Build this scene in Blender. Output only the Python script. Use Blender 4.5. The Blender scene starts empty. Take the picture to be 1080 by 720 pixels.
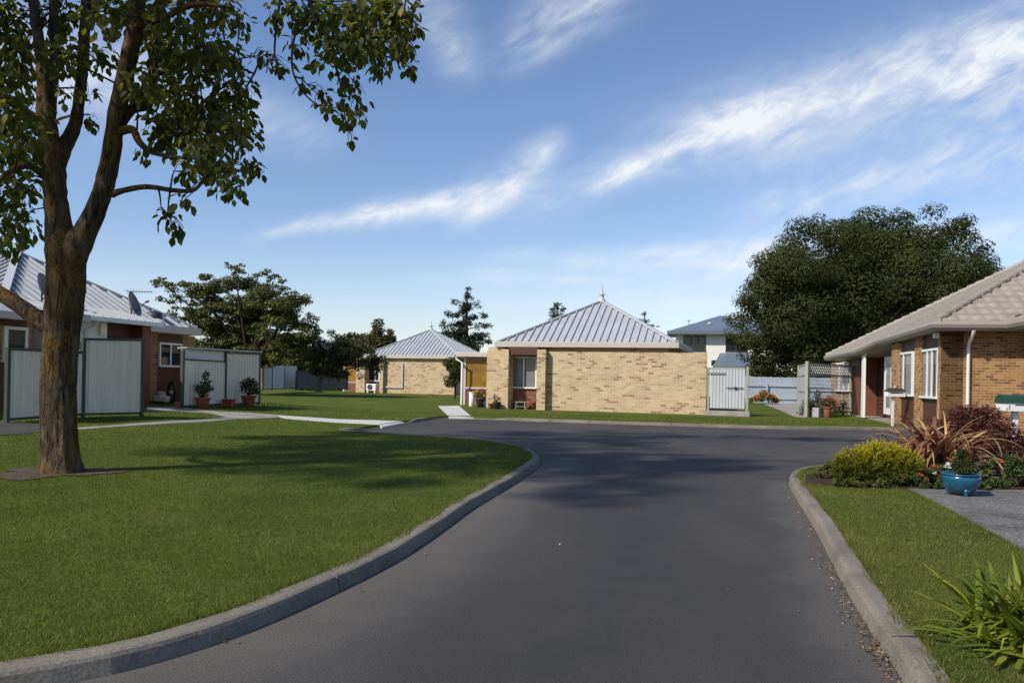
import bpy, bmesh, math, random
import numpy as np
from mathutils import Vector, Matrix

R = math.radians
rnd = random.Random(7)
nrg = np.random.default_rng(11)
SC = bpy.context.scene
COL = SC.collection

# ------------------------------------------------------------------ camera, sky, sun, exposure
EYE = 1.25
ROLL = R(1.1)
FPX = 840.0            # focal length in pixels of a 1080 wide picture
PPX, PPY = 540.0, 400.0
cam_d = bpy.data.cameras.new('camera')
cam_d.sensor_width = 36.0
cam_d.lens = 36.0 * FPX / 1080.0
cam_d.shift_y = 40.0 / 1080.0
cam_d.clip_start = 0.05
cam_d.clip_end = 6000
cam = bpy.data.objects.new('camera', cam_d)
COL.objects.link(cam)
cam.location = (0, 0, EYE)
cam.rotation_euler = (R(90), -ROLL, 0)
SC.camera = cam

SUN_AZ = R(56)         # degrees left of straight behind the camera
SUN_EL = R(40)
to_sun = Vector((-math.sin(SUN_AZ) * math.cos(SUN_EL), -math.cos(SUN_AZ) * math.cos(SUN_EL), math.sin(SUN_EL)))
SUN_STRENGTH = 4.2
SKY_STRENGTH = 0.112
SC.view_settings.view_transform = 'Standard'
SC.view_settings.look = 'None'
SC.view_settings.gamma = 1.0
SC.view_settings.exposure = 0.33
SC.view_settings.use_curve_mapping = False

sd = bpy.data.lights.new('sun', 'SUN')
sd.energy = SUN_STRENGTH
sd.angle = R(1.6)
sd.color = (1.0, 0.93, 0.82)
so = bpy.data.objects.new('sun', sd)
so.rotation_euler = (-to_sun).to_track_quat('-Z', 'Y').to_euler()
so.location = to_sun * 60
COL.objects.link(so)


def build_world():
    w = bpy.data.worlds.new('World')
    SC.world = w
    w.use_nodes = True
    nt = w.node_tree
    N, L = nt.nodes, nt.links
    N.clear()

    def sock(x, i):
        if isinstance(x, (int, float)):
            i.default_value = x
        else:
            L.new(x, i)

    def m(op, a, b=None, c=None, clamp=False):
        n = N.new('ShaderNodeMath')
        n.operation = op
        n.use_clamp = clamp
        sock(a, n.inputs[0])
        if b is not None:
            sock(b, n.inputs[1])
        if c is not None:
            sock(c, n.inputs[2])
        return n.outputs[0]

    def mr(v, a, b, c=0.0, d=1.0, mode='SMOOTHSTEP'):
        n = N.new('ShaderNodeMapRange')
        n.interpolation_type = mode
        sock(v, n.inputs[0])
        for k, q in enumerate((a, b, c, d)):
            n.inputs[k + 1].default_value = q
        return n.outputs[0]

    tc = N.new('ShaderNodeTexCoord')
    sp = N.new('ShaderNodeSeparateXYZ')
    L.new(tc.outputs['Generated'], sp.inputs[0])
    ay = m('MAXIMUM', m('ABSOLUTE', sp.outputs[1]), 0.05)
    X = m('DIVIDE', sp.outputs[0], ay)
    Z = m('DIVIDE', sp.outputs[2], ay)

    sky = N.new('ShaderNodeTexSky')
    sky.sky_type = 'NISHITA'
    sky.sun_disc = False
    sky.sun_elevation = SUN_EL
    sky.sun_rotation = math.atan2(to_sun.x, to_sun.y)
    sky.altitude = 0
    sky.air_density = 1.0
    sky.dust_density = 0.4
    sky.ozone_density = 2.6
    hs = N.new('ShaderNodeHueSaturation')
    hs.inputs['Saturation'].default_value = 1.06
    hs.inputs['Value'].default_value = 1.0
    L.new(sky.outputs[0], hs.inputs['Color'])

    # wispy structure : stretched and warped noise
    def wisps(scale, ang, stretch, detail, dist, seed):
        ca, sa = math.cos(ang), math.sin(ang)
        a = m('ADD', m('MULTIPLY', X, ca), m('MULTIPLY', Z, sa))
        b = m('ADD', m('MULTIPLY', X, -sa), m('MULTIPLY', Z, ca))
        cb = N.new('ShaderNodeCombineXYZ')
        sock(m('MULTIPLY', a, 1.0 / stretch), cb.inputs[0])
        sock(b, cb.inputs[1])
        cb.inputs[2].default_value = seed
        n = N.new('ShaderNodeTexNoise')
        n.inputs['Scale'].default_value = scale
        n.inputs['Detail'].default_value = detail
        n.inputs['Roughness'].default_value = 0.6
        n.inputs['Distortion'].default_value = dist
        L.new(cb.outputs[0], n.inputs['Vector'])
        return n.outputs[0]

    n1 = wisps(19, R(26), 2.5, 12, 0.45, 1.3)
    n2 = wisps(9, R(16), 3.4, 10, 0.2, 4.7)
    n3 = wisps(16, R(3), 7.0, 6, 0.2, 8.1)
    fib = mr(wisps(40, R(30), 2.4, 10, 0.7, 6.2), 0.34, 0.64, 0.55, 1.14, 'LINEAR')
    wob = wisps(7, R(20), 2.0, 4, 0.0, 2.9)
    wobz = m('MULTIPLY', m('SUBTRACT', wob, 0.5), 0.05)
    Zw = m('ADD', Z, wobz)
    Xw = m('ADD', X, m('MULTIPLY', m('SUBTRACT', n2, 0.5), 0.05))

    def stroke(p, q, w0, w1, s, n=None, lo=0.35, hi=0.72, ends=0.25):
        (x0, y0), (x1, y1) = [((a - PPX) / FPX, (PPY - b) / FPX) for a, b in (p, q)]
        w0, w1 = w0 * .80 / FPX, w1 * .80 / FPX
        s *= .92
        dx, dy = x1 - x0, y1 - y0
        ln = math.hypot(dx, dy)
        dx, dy = dx / ln, dy / ln
        rx, rz = m('SUBTRACT', Xw, x0), m('SUBTRACT', Zw, y0)
        t = m('DIVIDE', m('ADD', m('MULTIPLY', rx, dx), m('MULTIPLY', rz, dy)), ln)
        d = m('ADD', m('MULTIPLY', rx, -dy), m('MULTIPLY', rz, dx))
        wd = m('ADD', m('MULTIPLY', m('MAXIMUM', m('MINIMUM', t, 1.0), 0.0), w1 - w0), w0)
        k = m('DIVIDE', d, wd)
        g = m('EXPONENT', m('MULTIPLY', m('MULTIPLY', k, k), -1.0))
        e = m('MULTIPLY', mr(t, -ends, ends), mr(t, 1 + ends, 1 - ends))
        ge = m('MULTIPLY', g, e)
        body = mr(n, lo, hi, 0.0, 1.0, 'LINEAR')
        o = m('MULTIPLY', m('MULTIPLY', m('POWER', ge, 0.8), body), fib)
        return m('MULTIPLY', o, s)

    parts = [
        stroke((630, 192), (800, 124), 10, 18, 1.25, n1, 0.26, 0.62, 0.12),
        stroke((740, 140), (1120, 25), 24, 50, 1.15, n1, 0.30, 0.70),
        stroke((700, 150), (1120, 60), 55, 95, 0.62, n2, 0.30, 0.72),
        stroke((800, 215), (1120, 135), 20, 45, 0.85, n1, 0.28, 0.70),
        stroke((1000, 95), (1150, 70), 20, 40, 0.8, n1, 0.32, 0.68),
        stroke((480, 222), (580, 155), 24, 16, 1.05, n1, 0.24, 0.66),
        stroke((540, 215), (690, 170), 26, 18, 0.62, n2, 0.25, 0.7),
        stroke((380, 232), (520, 205), 16, 16, 0.40, n2, 0.28, 0.7),
        stroke((290, 250), (475, 208), 8, 15, 1.0, n1, 0.25, 0.65),
        stroke((540, 270), (900, 244), 10, 18, 0.72, n3, 0.28, 0.7),
        stroke((500, 292), (900, 270), 14, 26, 0.80, n3, 0.25, 0.7),
        stroke((560, 320), (1120, 300), 16, 28, 0.45, n3, 0.2, 0.7),
        stroke((960, 240), (1150, 240), 18, 34, 0.70, n3, 0.15, 0.7),
        stroke((530, 55), (640, -30), 26, 34, 1.05, n1, 0.30, 0.72),
        stroke((425, -20), (485, 75), 30, 26, 0.80, n2, 0.28, 0.7),
        stroke((180, 115), (350, 150), 34, 24, 0.42, n2, 0.3, 0.7),
        stroke((-60, 40), (160, 110), 60, 60, 0.75, n2, 0.2, 0.7),
        stroke((-200, 300), (300, 330), 30, 25, 0.20, n3, 0.3, 0.7),
    ]
    tot = parts[0]
    for p in parts[1:]:
        tot = m('ADD', tot, p)
    haze = m('MULTIPLY', mr(Z, 0.22, -0.02), 0.22)
    tot = m('ADD', tot, haze)
    tot = m('MINIMUM', tot, 0.93)
    mix = N.new('ShaderNodeMix')
    mix.data_type = 'RGBA'
    L.new(tot, mix.inputs[0])
    tint = N.new('ShaderNodeMix')
    tint.data_type = 'RGBA'
    tint.blend_type = 'MULTIPLY'
    tint.inputs[0].default_value = 1.0
    L.new(hs.outputs[0], tint.inputs[6])
    tint.inputs[7].default_value = (1.04, 1.0, 1.06, 1)
    L.new(tint.outputs[2], mix.inputs[6])
    mix.inputs[7].default_value = (6.5, 6.7, 7.0, 1)
    bg = N.new('ShaderNodeBackground')
    bg.inputs['Strength'].default_value = SKY_STRENGTH
    L.new(mix.outputs[2], bg.inputs['Color'])
    out = N.new('ShaderNodeOutputWorld')
    L.new(bg.outputs[0], out.inputs['Surface'])


build_world()

# ------------------------------------------------------------------ pixel helpers (photograph 1080 x 720)
_c, _s = math.cos(ROLL), math.sin(ROLL)


def ray(px, py):
    u, v = px - PPX, PPY - py
    return (u * _c - v * _s) / FPX, (u * _s + v * _c) / FPX


def at(px, py, Y):
    dx, dz = ray(px, py)
    return Vector((dx * Y, Y, EYE + dz * Y))


def sm(t):
    t = min(max(t, 0.0), 1.0)
    return t * t * (3 - 2 * t)


def T(x, y):
    return 0.24 * sm((-4.2 - x) / 6.5) * sm((y - 9) / 10)


LAWN = 0.075


def G(px, py, off=LAWN):
    z = off
    for _ in range(14):
        dx, dz = ray(px, py)
        Y = (z - EYE) / dz
        x = dx * Y
        z = T(x, Y) + off
    return Vector((x, Y, z))


class Frame:
    """A wall frame: origin on plan, u along the wall (to the right seen from outside), n pointing inwards."""

    def __init__(self, ox, oy, deg):
        self.o = Vector((ox, oy))
        self.a = R(deg)
        self.u = Vector((math.cos(self.a), math.sin(self.a)))
        self.n = Vector((-math.sin(self.a), math.cos(self.a)))

    def w(self, u, v, z):
        p = self.o + self.u * u + self.n * v
        return Vector((p.x, p.y, z))

    def pix(self, px, py, v=0.0):
        dx, dz = ray(px, py)
        d = Vector((dx, 1.0))
        t = (v + self.o.dot(self.n)) / d.dot(self.n)
        p = d * t - self.o
        return p.dot(self.u), EYE + dz * t

    def pu(self, px, v=0.0, py=400):
        return self.pix(px, py, v)[0]


# ------------------------------------------------------------------ mesh building
class MB:
    def __init__(self):
        self.v, self.f, self.s = [], [], []

    def add(self, vs, fs, smooth=False):
        o = len(self.v)
        self.v += [tuple(p) for p in vs]
        for f in fs:
            self.f.append(tuple(i + o for i in f))
            self.s.append(smooth)
        return self

    def hexa(self, p):
        return self.add(p, [(3, 2, 1, 0), (4, 5, 6, 7), (0, 1, 5, 4), (1, 2, 6, 5), (2, 3, 7, 6), (3, 0, 4, 7)])

    def fbox(self, fr, u0, u1, v0, v1, z0, z1):
        if u0 > u1:
            u0, u1 = u1, u0
        if v0 > v1:
            v0, v1 = v1, v0
        if z0 > z1:
            z0, z1 = z1, z0
        return self.hexa([fr.w(u0, v0, z0), fr.w(u1, v0, z0), fr.w(u1, v1, z0), fr.w(u0, v1, z0),
                          fr.w(u0, v0, z1), fr.w(u1, v0, z1), fr.w(u1, v1, z1), fr.w(u0, v1, z1)])

    def box(self, c, s, rz=0.0):
        f = Frame(c[0], c[1], math.degrees(rz))
        return self.fbox(f, -s[0] / 2, s[0] / 2, -s[1] / 2, s[1] / 2, c[2] - s[2] / 2, c[2] + s[2] / 2)

    def bar(self, a, b, w, h, up=(0, 0, 1)):
        a, b = Vector(a), Vector(b)
        d = (b - a).normalized()
        up = Vector(up)
        sx = d.cross(up)
        if sx.length < 1e-4:
            sx = d.cross(Vector((1, 0, 0)))
        sx.normalize()
        sy = sx.cross(d)
        sx, sy = sx * w / 2, sy * h / 2
        return self.hexa([a - sx - sy, a + sx - sy, b + sx - sy, b - sx - sy, a - sx + sy, a + sx + sy, b + sx + sy, b - sx + sy])

    def prism(self, pts, ext):
        n = len(pts)
        ext = Vector(ext)
        vs = [Vector(p) for p in pts] + [Vector(p) + ext for p in pts]
        fs = [tuple(range(n))[::-1], tuple(range(n, 2 * n))] + [(i, (i + 1) % n, n + (i + 1) % n, n + i) for i in range(n)]
        return self.add(vs, fs)

    def tube(self, pts, rad, n=8, smooth=True, cap=True, jitter=0.0):
        pts = [Vector(p) for p in pts]
        if isinstance(rad, (int, float)):
            rad = [rad] * len(pts)
        ref = Vector((0.31, 0.17, 0.93))
        d0 = (pts[1] - pts[0]).normalized()
        x = d0.cross(ref)
        if x.length < 1e-3:
            x = d0.cross(Vector((1, 0, 0)))
        x.normalize()
        vs = []
        for i, p in enumerate(pts):
            d = (pts[min(i + 1, len(pts) - 1)] - pts[max(i - 1, 0)]).normalized()
            x = (x - d * x.dot(d)).normalized()
            y = d.cross(x)
            for k in range(n):
                a = 2 * math.pi * k / n
                r = rad[i] * (1 + (rnd.uniform(-jitter, jitter) if jitter else 0))
                vs.append(p + (x * math.cos(a) + y * math.sin(a)) * r)
        fs = []
        for i in range(len(pts) - 1):
            for k in range(n):
                fs.append((i * n + k, i * n + (k + 1) % n, (i + 1) * n + (k + 1) % n, (i + 1) * n + k))
        self.add(vs, fs, smooth)
        if cap:
            self.add(vs[:n], [tuple(range(n))[::-1]])
            self.add(vs[-n:], [tuple(range(n))])
        return self

    def lathe(self, c, prof, n=24, smooth=True):
        c = Vector(c)
        vs, fs = [], []
        for r, z in prof:
            for k in range(n):
                a = 2 * math.pi * k / n
                vs.append(c + Vector((r * math.cos(a), r * math.sin(a), z)))
        for i in range(len(prof) - 1):
            for k in range(n):
                fs.append((i * n + k, i * n + (k + 1) % n, (i + 1) * n + (k + 1) % n, (i + 1) * n + k))
        return self.add(vs, fs, smooth)


ROOTM = {}


def set_uv(me):
    """metre UVs: walls use (distance along the wall, height), flat faces use plan x,y"""
    uv = me.uv_layers.new(name='UVMap')
    n = len(me.loops)
    buf = np.zeros((n, 2), dtype=np.float32)
    vs = me.vertices
    for p in me.polygons:
        nm = p.normal
        if abs(nm.z) > 0.75:
            for li in p.loop_indices:
                c = vs[me.loops[li].vertex_index].co
                buf[li] = (c.x, c.y)
        else:
            t = Vector((-nm.y, nm.x, 0)).normalized()
            for li in p.loop_indices:
                c = vs[me.loops[li].vertex_index].co
                buf[li] = (c.x * t.x + c.y * t.y, c.z)
    uv.data.foreach_set('uv', buf.ravel())


def link(name, me, m, parent=None, uv=False):
    if m is not None:
        me.materials.append(m)
    o = bpy.data.objects.new(name, me)
    COL.objects.link(o)
    if parent is not None:
        M = ROOTM.get(parent.name, Matrix.Identity(4))
        me.transform(M.inverted())
        o.parent = parent
        ROOTM[o.name] = M
    else:
        n = len(me.vertices)
        co = np.zeros(n * 3, dtype=np.float32)
        me.vertices.foreach_get('co', co)
        co = co.reshape(-1, 3)
        lo, hi = co.min(0), co.max(0)
        c = Vector(((lo[0] + hi[0]) / 2, (lo[1] + hi[1]) / 2, lo[2]))
        M = Matrix.Translation(c)
        me.transform(M.inverted())
        o.location = c
        ROOTM[o.name] = M
    if uv:
        set_uv(me)
    return o


def obj(name, mb, m, parent=None, uv=False, bevel=0.0):
    me = bpy.data.meshes.new(name)
    me.from_pydata(mb.v, [], mb.f)
    if any(mb.s):
        me.polygons.foreach_set('use_smooth', mb.s)
    me.update()
    o = link(name, me, m, parent, uv)
    if bevel:
        b = o.modifiers.new('bevel', 'BEVEL')
        b.width = bevel
        b.segments = 2
        b.limit_method = 'ANGLE'
    return o


def npmesh(name, V, F, m, parent=None, attr=None):
    """V (n,3), F (k,4) or (k,3)"""
    me = bpy.data.meshes.new(name)
    V = np.asarray(V, dtype=np.float32)
    F = np.asarray(F, dtype=np.int32)
    k, q = F.shape
    me.vertices.add(len(V))
    me.vertices.foreach_set('co', V.ravel())
    me.loops.add(k * q)
    me.loops.foreach_set('vertex_index', F.ravel())
    me.polygons.add(k)
    me.polygons.foreach_set('loop_start', np.arange(0, k * q, q, dtype=np.int32))
    me.polygons.foreach_set('loop_total', np.full(k, q, dtype=np.int32))
    if attr is not None:
        a = me.attributes.new('tone', 'FLOAT', 'POINT')
        a.data.foreach_set('value', np.asarray(attr, dtype=np.float32))
    me.update(calc_edges=True)
    me.validate()
    return link(name, me, m, parent)


def tag(o, label=None, cat=None, group=None, kind=None):
    if label:
        o['label'] = label
    if cat:
        o['category'] = cat
    if group:
        o['group'] = group
    if kind:
        o['kind'] = kind
    return o


def thing(name, label, cat, loc, rz=0.0, group=None):
    o = bpy.data.objects.new(name, None)
    COL.objects.link(o)
    o.location = loc
    o.rotation_euler = (0, 0, rz)
    ROOTM[o.name] = Matrix.Translation(Vector(loc)) @ Matrix.Rotation(rz, 4, 'Z')
    return tag(o, label, cat, group)


def sheet(name, poly, off, m, kind='structure', step=1.2, skirt=0.0, drape=True):
    """a ground sheet draped on the terrain"""
    bm = bmesh.new()
    vs = [bm.verts.new((p[0], p[1], 0)) for p in poly]
    f = bm.faces.new(vs)
    bmesh.ops.triangulate(bm, faces=[f])
    if drape:
        for _ in range(9):
            lim = [e for e in bm.edges if e.calc_length() > max(step, 0.10 * (0.5 * (e.verts[0].co + e.verts[1].co)).length)
                   and (0.5 * (e.verts[0].co + e.verts[1].co)).length < 90]
            if not lim:
                break
            bmesh.ops.subdivide_edges(bm, edges=lim, cuts=1)
            bmesh.ops.triangulate(bm, faces=bm.faces[:])
    for v in bm.verts:
        v.co.z = (T(v.co.x, v.co.y) if drape else 0) + off
    if skirt:
        ed = [e for e in bm.edges if e.is_boundary]
        r = bmesh.ops.extrude_edge_only(bm, edges=ed)
        for g in r['geom']:
            if isinstance(g, bmesh.types.BMVert):
                g.co.z -= skirt
    bmesh.ops.recalc_face_normals(bm, faces=bm.faces[:])
    up = sum(fc.normal.z * fc.calc_area() for fc in bm.faces)
    if up < 0:
        bmesh.ops.reverse_faces(bm, faces=bm.faces[:])
    me = bpy.data.meshes.new(name)
    bm.to_mesh(me)
    bm.free()
    me.materials.append(m)
    o = bpy.data.objects.new(name, me)
    COL.objects.link(o)
    o['kind'] = kind
    return o


def catmull(pts, sub=6):
    pts = [Vector((p[0], p[1])) for p in pts]
    out = []
    for i in range(len(pts) - 1):
        p0, p1, p2, p3 = pts[max(i - 1, 0)], pts[i], pts[i + 1], pts[min(i + 2, len(pts) - 1)]
        for k in range(sub):
            t = k / sub
            out.append(0.5 * ((2 * p1) + (p2 - p0) * t + (2 * p0 - 5 * p1 + 4 * p2 - p3) * t * t + (3 * p1 - p0 - 3 * p2 + p3) * t ** 3))
    out.append(pts[-1])
    return out


def offset(path, d):
    out = []
    for i, p in enumerate(path):
        t = (path[min(i + 1, len(path) - 1)] - path[max(i - 1, 0)]).normalized()
        out.append(p + Vector((-t.y, t.x)) * d)
    return out


# ------------------------------------------------------------------ materials
def nodes(name):
    m = bpy.data.materials.new(name)
    m.use_nodes = True
    nt = m.node_tree
    b = nt.nodes['Principled BSDF']
    return m, nt, nt.nodes, nt.links, b


def noise(nt, scale, detail=4, rough=0.55, dist=0.0, vec=None, stretch=None):
    N, L = nt.nodes, nt.links
    n = N.new('ShaderNodeTexNoise')
    n.inputs['Scale'].default_value = scale
    n.inputs['Detail'].default_value = detail
    n.inputs['Roughness'].default_value = rough
    n.inputs['Distortion'].default_value = dist
    if vec is None:
        tc = N.new('ShaderNodeTexCoord')
        vec = tc.outputs['Object']
    if stretch:
        mp = N.new('ShaderNodeMapping')
        mp.inputs['Scale'].default_value = stretch
        L.new(vec, mp.inputs['Vector'])
        vec = mp.outputs[0]
    L.new(vec, n.inputs['Vector'])
    return n.outputs[0]


def ramp(nt, fac, stops):
    r = nt.nodes.new('ShaderNodeValToRGB')
    e = r.color_ramp.elements
    while len(e) > 1:
        e.remove(e[-1])
    e[0].position = stops[0][0]
    e[0].color = (*stops[0][1], 1)
    for p, c in stops[1:]:
        q = e.new(p)
        q.color = (*c, 1)
    nt.links.new(fac, r.inputs[0])
    return r.outputs[0]


def mixc(nt, fac, a, b, mode='MIX'):
    n = nt.nodes.new('ShaderNodeMix')
    n.data_type = 'RGBA'
    n.blend_type = mode
    for x, i in ((fac, 0), (a, 6), (b, 7)):
        if isinstance(x, (int, float)):
            n.inputs[i].default_value = x
        elif isinstance(x, tuple):
            n.inputs[i].default_value = (*x, 1) if len(x) == 3 else x
        else:
            nt.links.new(x, n.inputs[i])
    return n.outputs[2]


def bump(nt, h, strength, dist, bsdf):
    b = nt.nodes.new('ShaderNodeBump')
    b.inputs['Strength'].default_value = strength
    b.inputs['Distance'].default_value = dist
    nt.links.new(h, b.inputs['Height'])
    nt.links.new(b.outputs[0], bsdf.inputs['Normal'])


def scl(c, k):
    return tuple(min(1.0, x * k) for x in c)


def plain(name, col, rough=0.6, var=0.18, scale=5.0, metal=0.0, spec=0.4, bmp=0.0, bscale=60, stretch=None):
    m, nt, N, L, b = nodes(name)
    n = noise(nt, scale, 6, 0.6, 0.2, stretch=stretch)
    c = ramp(nt, n, [(0.25, scl(col, 1 - var)), (0.75, scl(col, 1 + var))])
    L.new(c, b.inputs['Base Color'])
    b.inputs['Roughness'].default_value = rough
    b.inputs['Metallic'].default_value = metal
    b.inputs['Specular IOR Level'].default_value = spec
    if bmp:
        bump(nt, noise(nt, bscale, 3), bmp, 0.01, b)
    return m


def brick(name, c1, c2, c3, mortar, spot, bw=0.24, rh=0.086):
    m, nt, N, L, b = nodes(name)
    tc = N.new('ShaderNodeTexCoord')
    uv = tc.outputs['UV']
    bt = N.new('ShaderNodeTexBrick')
    bt.inputs['Scale'].default_value = 1.0
    bt.inputs['Brick Width'].default_value = bw
    bt.inputs['Row Height'].default_value = rh
    bt.inputs['Mortar Size'].default_value = 0.009
    bt.inputs['Mortar Smooth'].default_value = 0.2
    bt.inputs['Bias'].default_value = -0.1
    bt.offset = 0.5
    bt.inputs['Color1'].default_value = (0, 0, 0, 1)
    bt.inputs['Color2'].default_value = (1, 1, 1, 1)
    bt.inputs['Mortar'].default_value = (0.5, 0.5, 0.5, 1)
    L.new(uv, bt.inputs['Vector'])
    bc = ramp(nt, bt.outputs['Color'], [(0.0, spot), (0.06, c3), (0.28, c1), (0.7, c2), (1.0, scl(c2, 1.12))])
    big = noise(nt, 1.1, 4, 0.6, vec=uv)
    bc = mixc(nt, 1.0, bc, ramp(nt, big, [(0.28, (0.78, 0.76, 0.74)), (0.5, (1.0, 1.0, 1.0)), (0.72, (1.14, 1.13, 1.11))]), 'MULTIPLY')
    fine = noise(nt, 45, 3, 0.6, vec=uv)
    bc = mixc(nt, 1.0, bc, ramp(nt, fine, [(0.3, (0.85, 0.85, 0.85)), (0.7, (1.12, 1.12, 1.12))]), 'MULTIPLY')
    fin = mixc(nt, bt.outputs['Fac'], bc, mortar)
    L.new(fin, b.inputs['Base Color'])
    b.inputs['Roughness'].default_value = 0.9
    b.inputs['Specular IOR Level'].default_value = 0.2
    inv = N.new('ShaderNodeMath')
    inv.operation = 'SUBTRACT'
    inv.inputs[0].default_value = 1.0
    L.new(bt.outputs['Fac'], inv.inputs[1])
    bump(nt, inv.outputs[0], 0.6, 0.008, b)
    return m


def leafmat(name, stops, trans=0.28, rough=0.55, tone=False, tcol=(1.5, 1.7, 0.6), spec=0.25, dead=None):
    m, nt, N, L, b = nodes(name)
    if tone:
        a = N.new('ShaderNodeAttribute')
        a.attribute_name = 'tone'
        fac = a.outputs['Fac']
    else:
        g = N.new('ShaderNodeNewGeometry')
        fac = g.outputs['Random Per Island']
    c = ramp(nt, fac, stops)
    if dead:
        pn = noise(nt, dead[0], 5, 0.65, 0.5)
        c = mixc(nt, ramp(nt, pn, [(0.50, (0, 0, 0)), (0.68, (dead[1],) * 3)]), c, dead[2])
        pn2 = noise(nt, 0.35, 4, 0.6, 0.4)
        c = mixc(nt, 1.0, c, ramp(nt, pn2, [(0.35, (0.80, 0.86, 0.80)), (0.65, (1.16, 1.10, 1.1))]), 'MULTIPLY')
    L.new(c, b.inputs['Base Color'])
    b.inputs['Roughness'].default_value = rough
    b.inputs['Specular IOR Level'].default_value = spec
    if trans > 0:
        t = N.new('ShaderNodeBsdfTranslucent')
        tcx = mixc(nt, 1.0, c, tcol, 'MULTIPLY')
        L.new(tcx, t.inputs['Color'])
        mx = N.new('ShaderNodeMixShader')
        mx.inputs[0].default_value = trans
        L.new(b.outputs[0], mx.inputs[1])
        L.new(t.outputs[0], mx.inputs[2])
        L.new(mx.outputs[0], N['Material Output'].inputs['Surface'])
    return m


def glassmat(name, tint=(0.02, 0.025, 0.03), clear=0.5):
    m, nt, N, L, b = nodes(name)
    b.inputs['Base Color'].default_value = (*tint, 1)
    b.inputs['Roughness'].default_value = 0.04
    b.inputs['Specular IOR Level'].default_value = 0.6
    t = N.new('ShaderNodeBsdfTransparent')
    mx = N.new('ShaderNodeMixShader')
    mx.inputs[0].default_value = clear
    L.new(b.outputs[0], mx.inputs[1])
    L.new(t.outputs[0], mx.inputs[2])
    L.new(mx.outputs[0], N['Material Output'].inputs['Surface'])
    return m


def lawnmat():
    m, nt, N, L, b = nodes('lawn_grass')
    n1 = noise(nt, 0.55, 5, 0.6, 0.4)
    n2 = noise(nt, 6.0, 5, 0.65)
    n3 = noise(nt, 70, 3, 0.7)
    c = ramp(nt, n1, [(0.3, (0.062, 0.089, 0.012)), (0.55, (0.090, 0.117, 0.017)), (0.75, (0.130, 0.146, 0.030))])
    c = mixc(nt, 1.0, c, ramp(nt, n2, [(0.3, (0.72, 0.74, 0.7)), (0.7, (1.25, 1.22, 1.2))]), 'MULTIPLY')
    c = mixc(nt, 1.0, c, ramp(nt, n3, [(0.3, (0.6, 0.62, 0.6)), (0.7, (1.35, 1.3, 1.3))]), 'MULTIPLY')
    L.new(c, b.inputs['Base Color'])
    b.inputs['Roughness'].default_value = 0.9
    b.inputs['Specular IOR Level'].default_value = 0.1
    bump(nt, noise(nt, 55, 4, 0.7), 0.9, 0.03, b)
    return m


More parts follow.
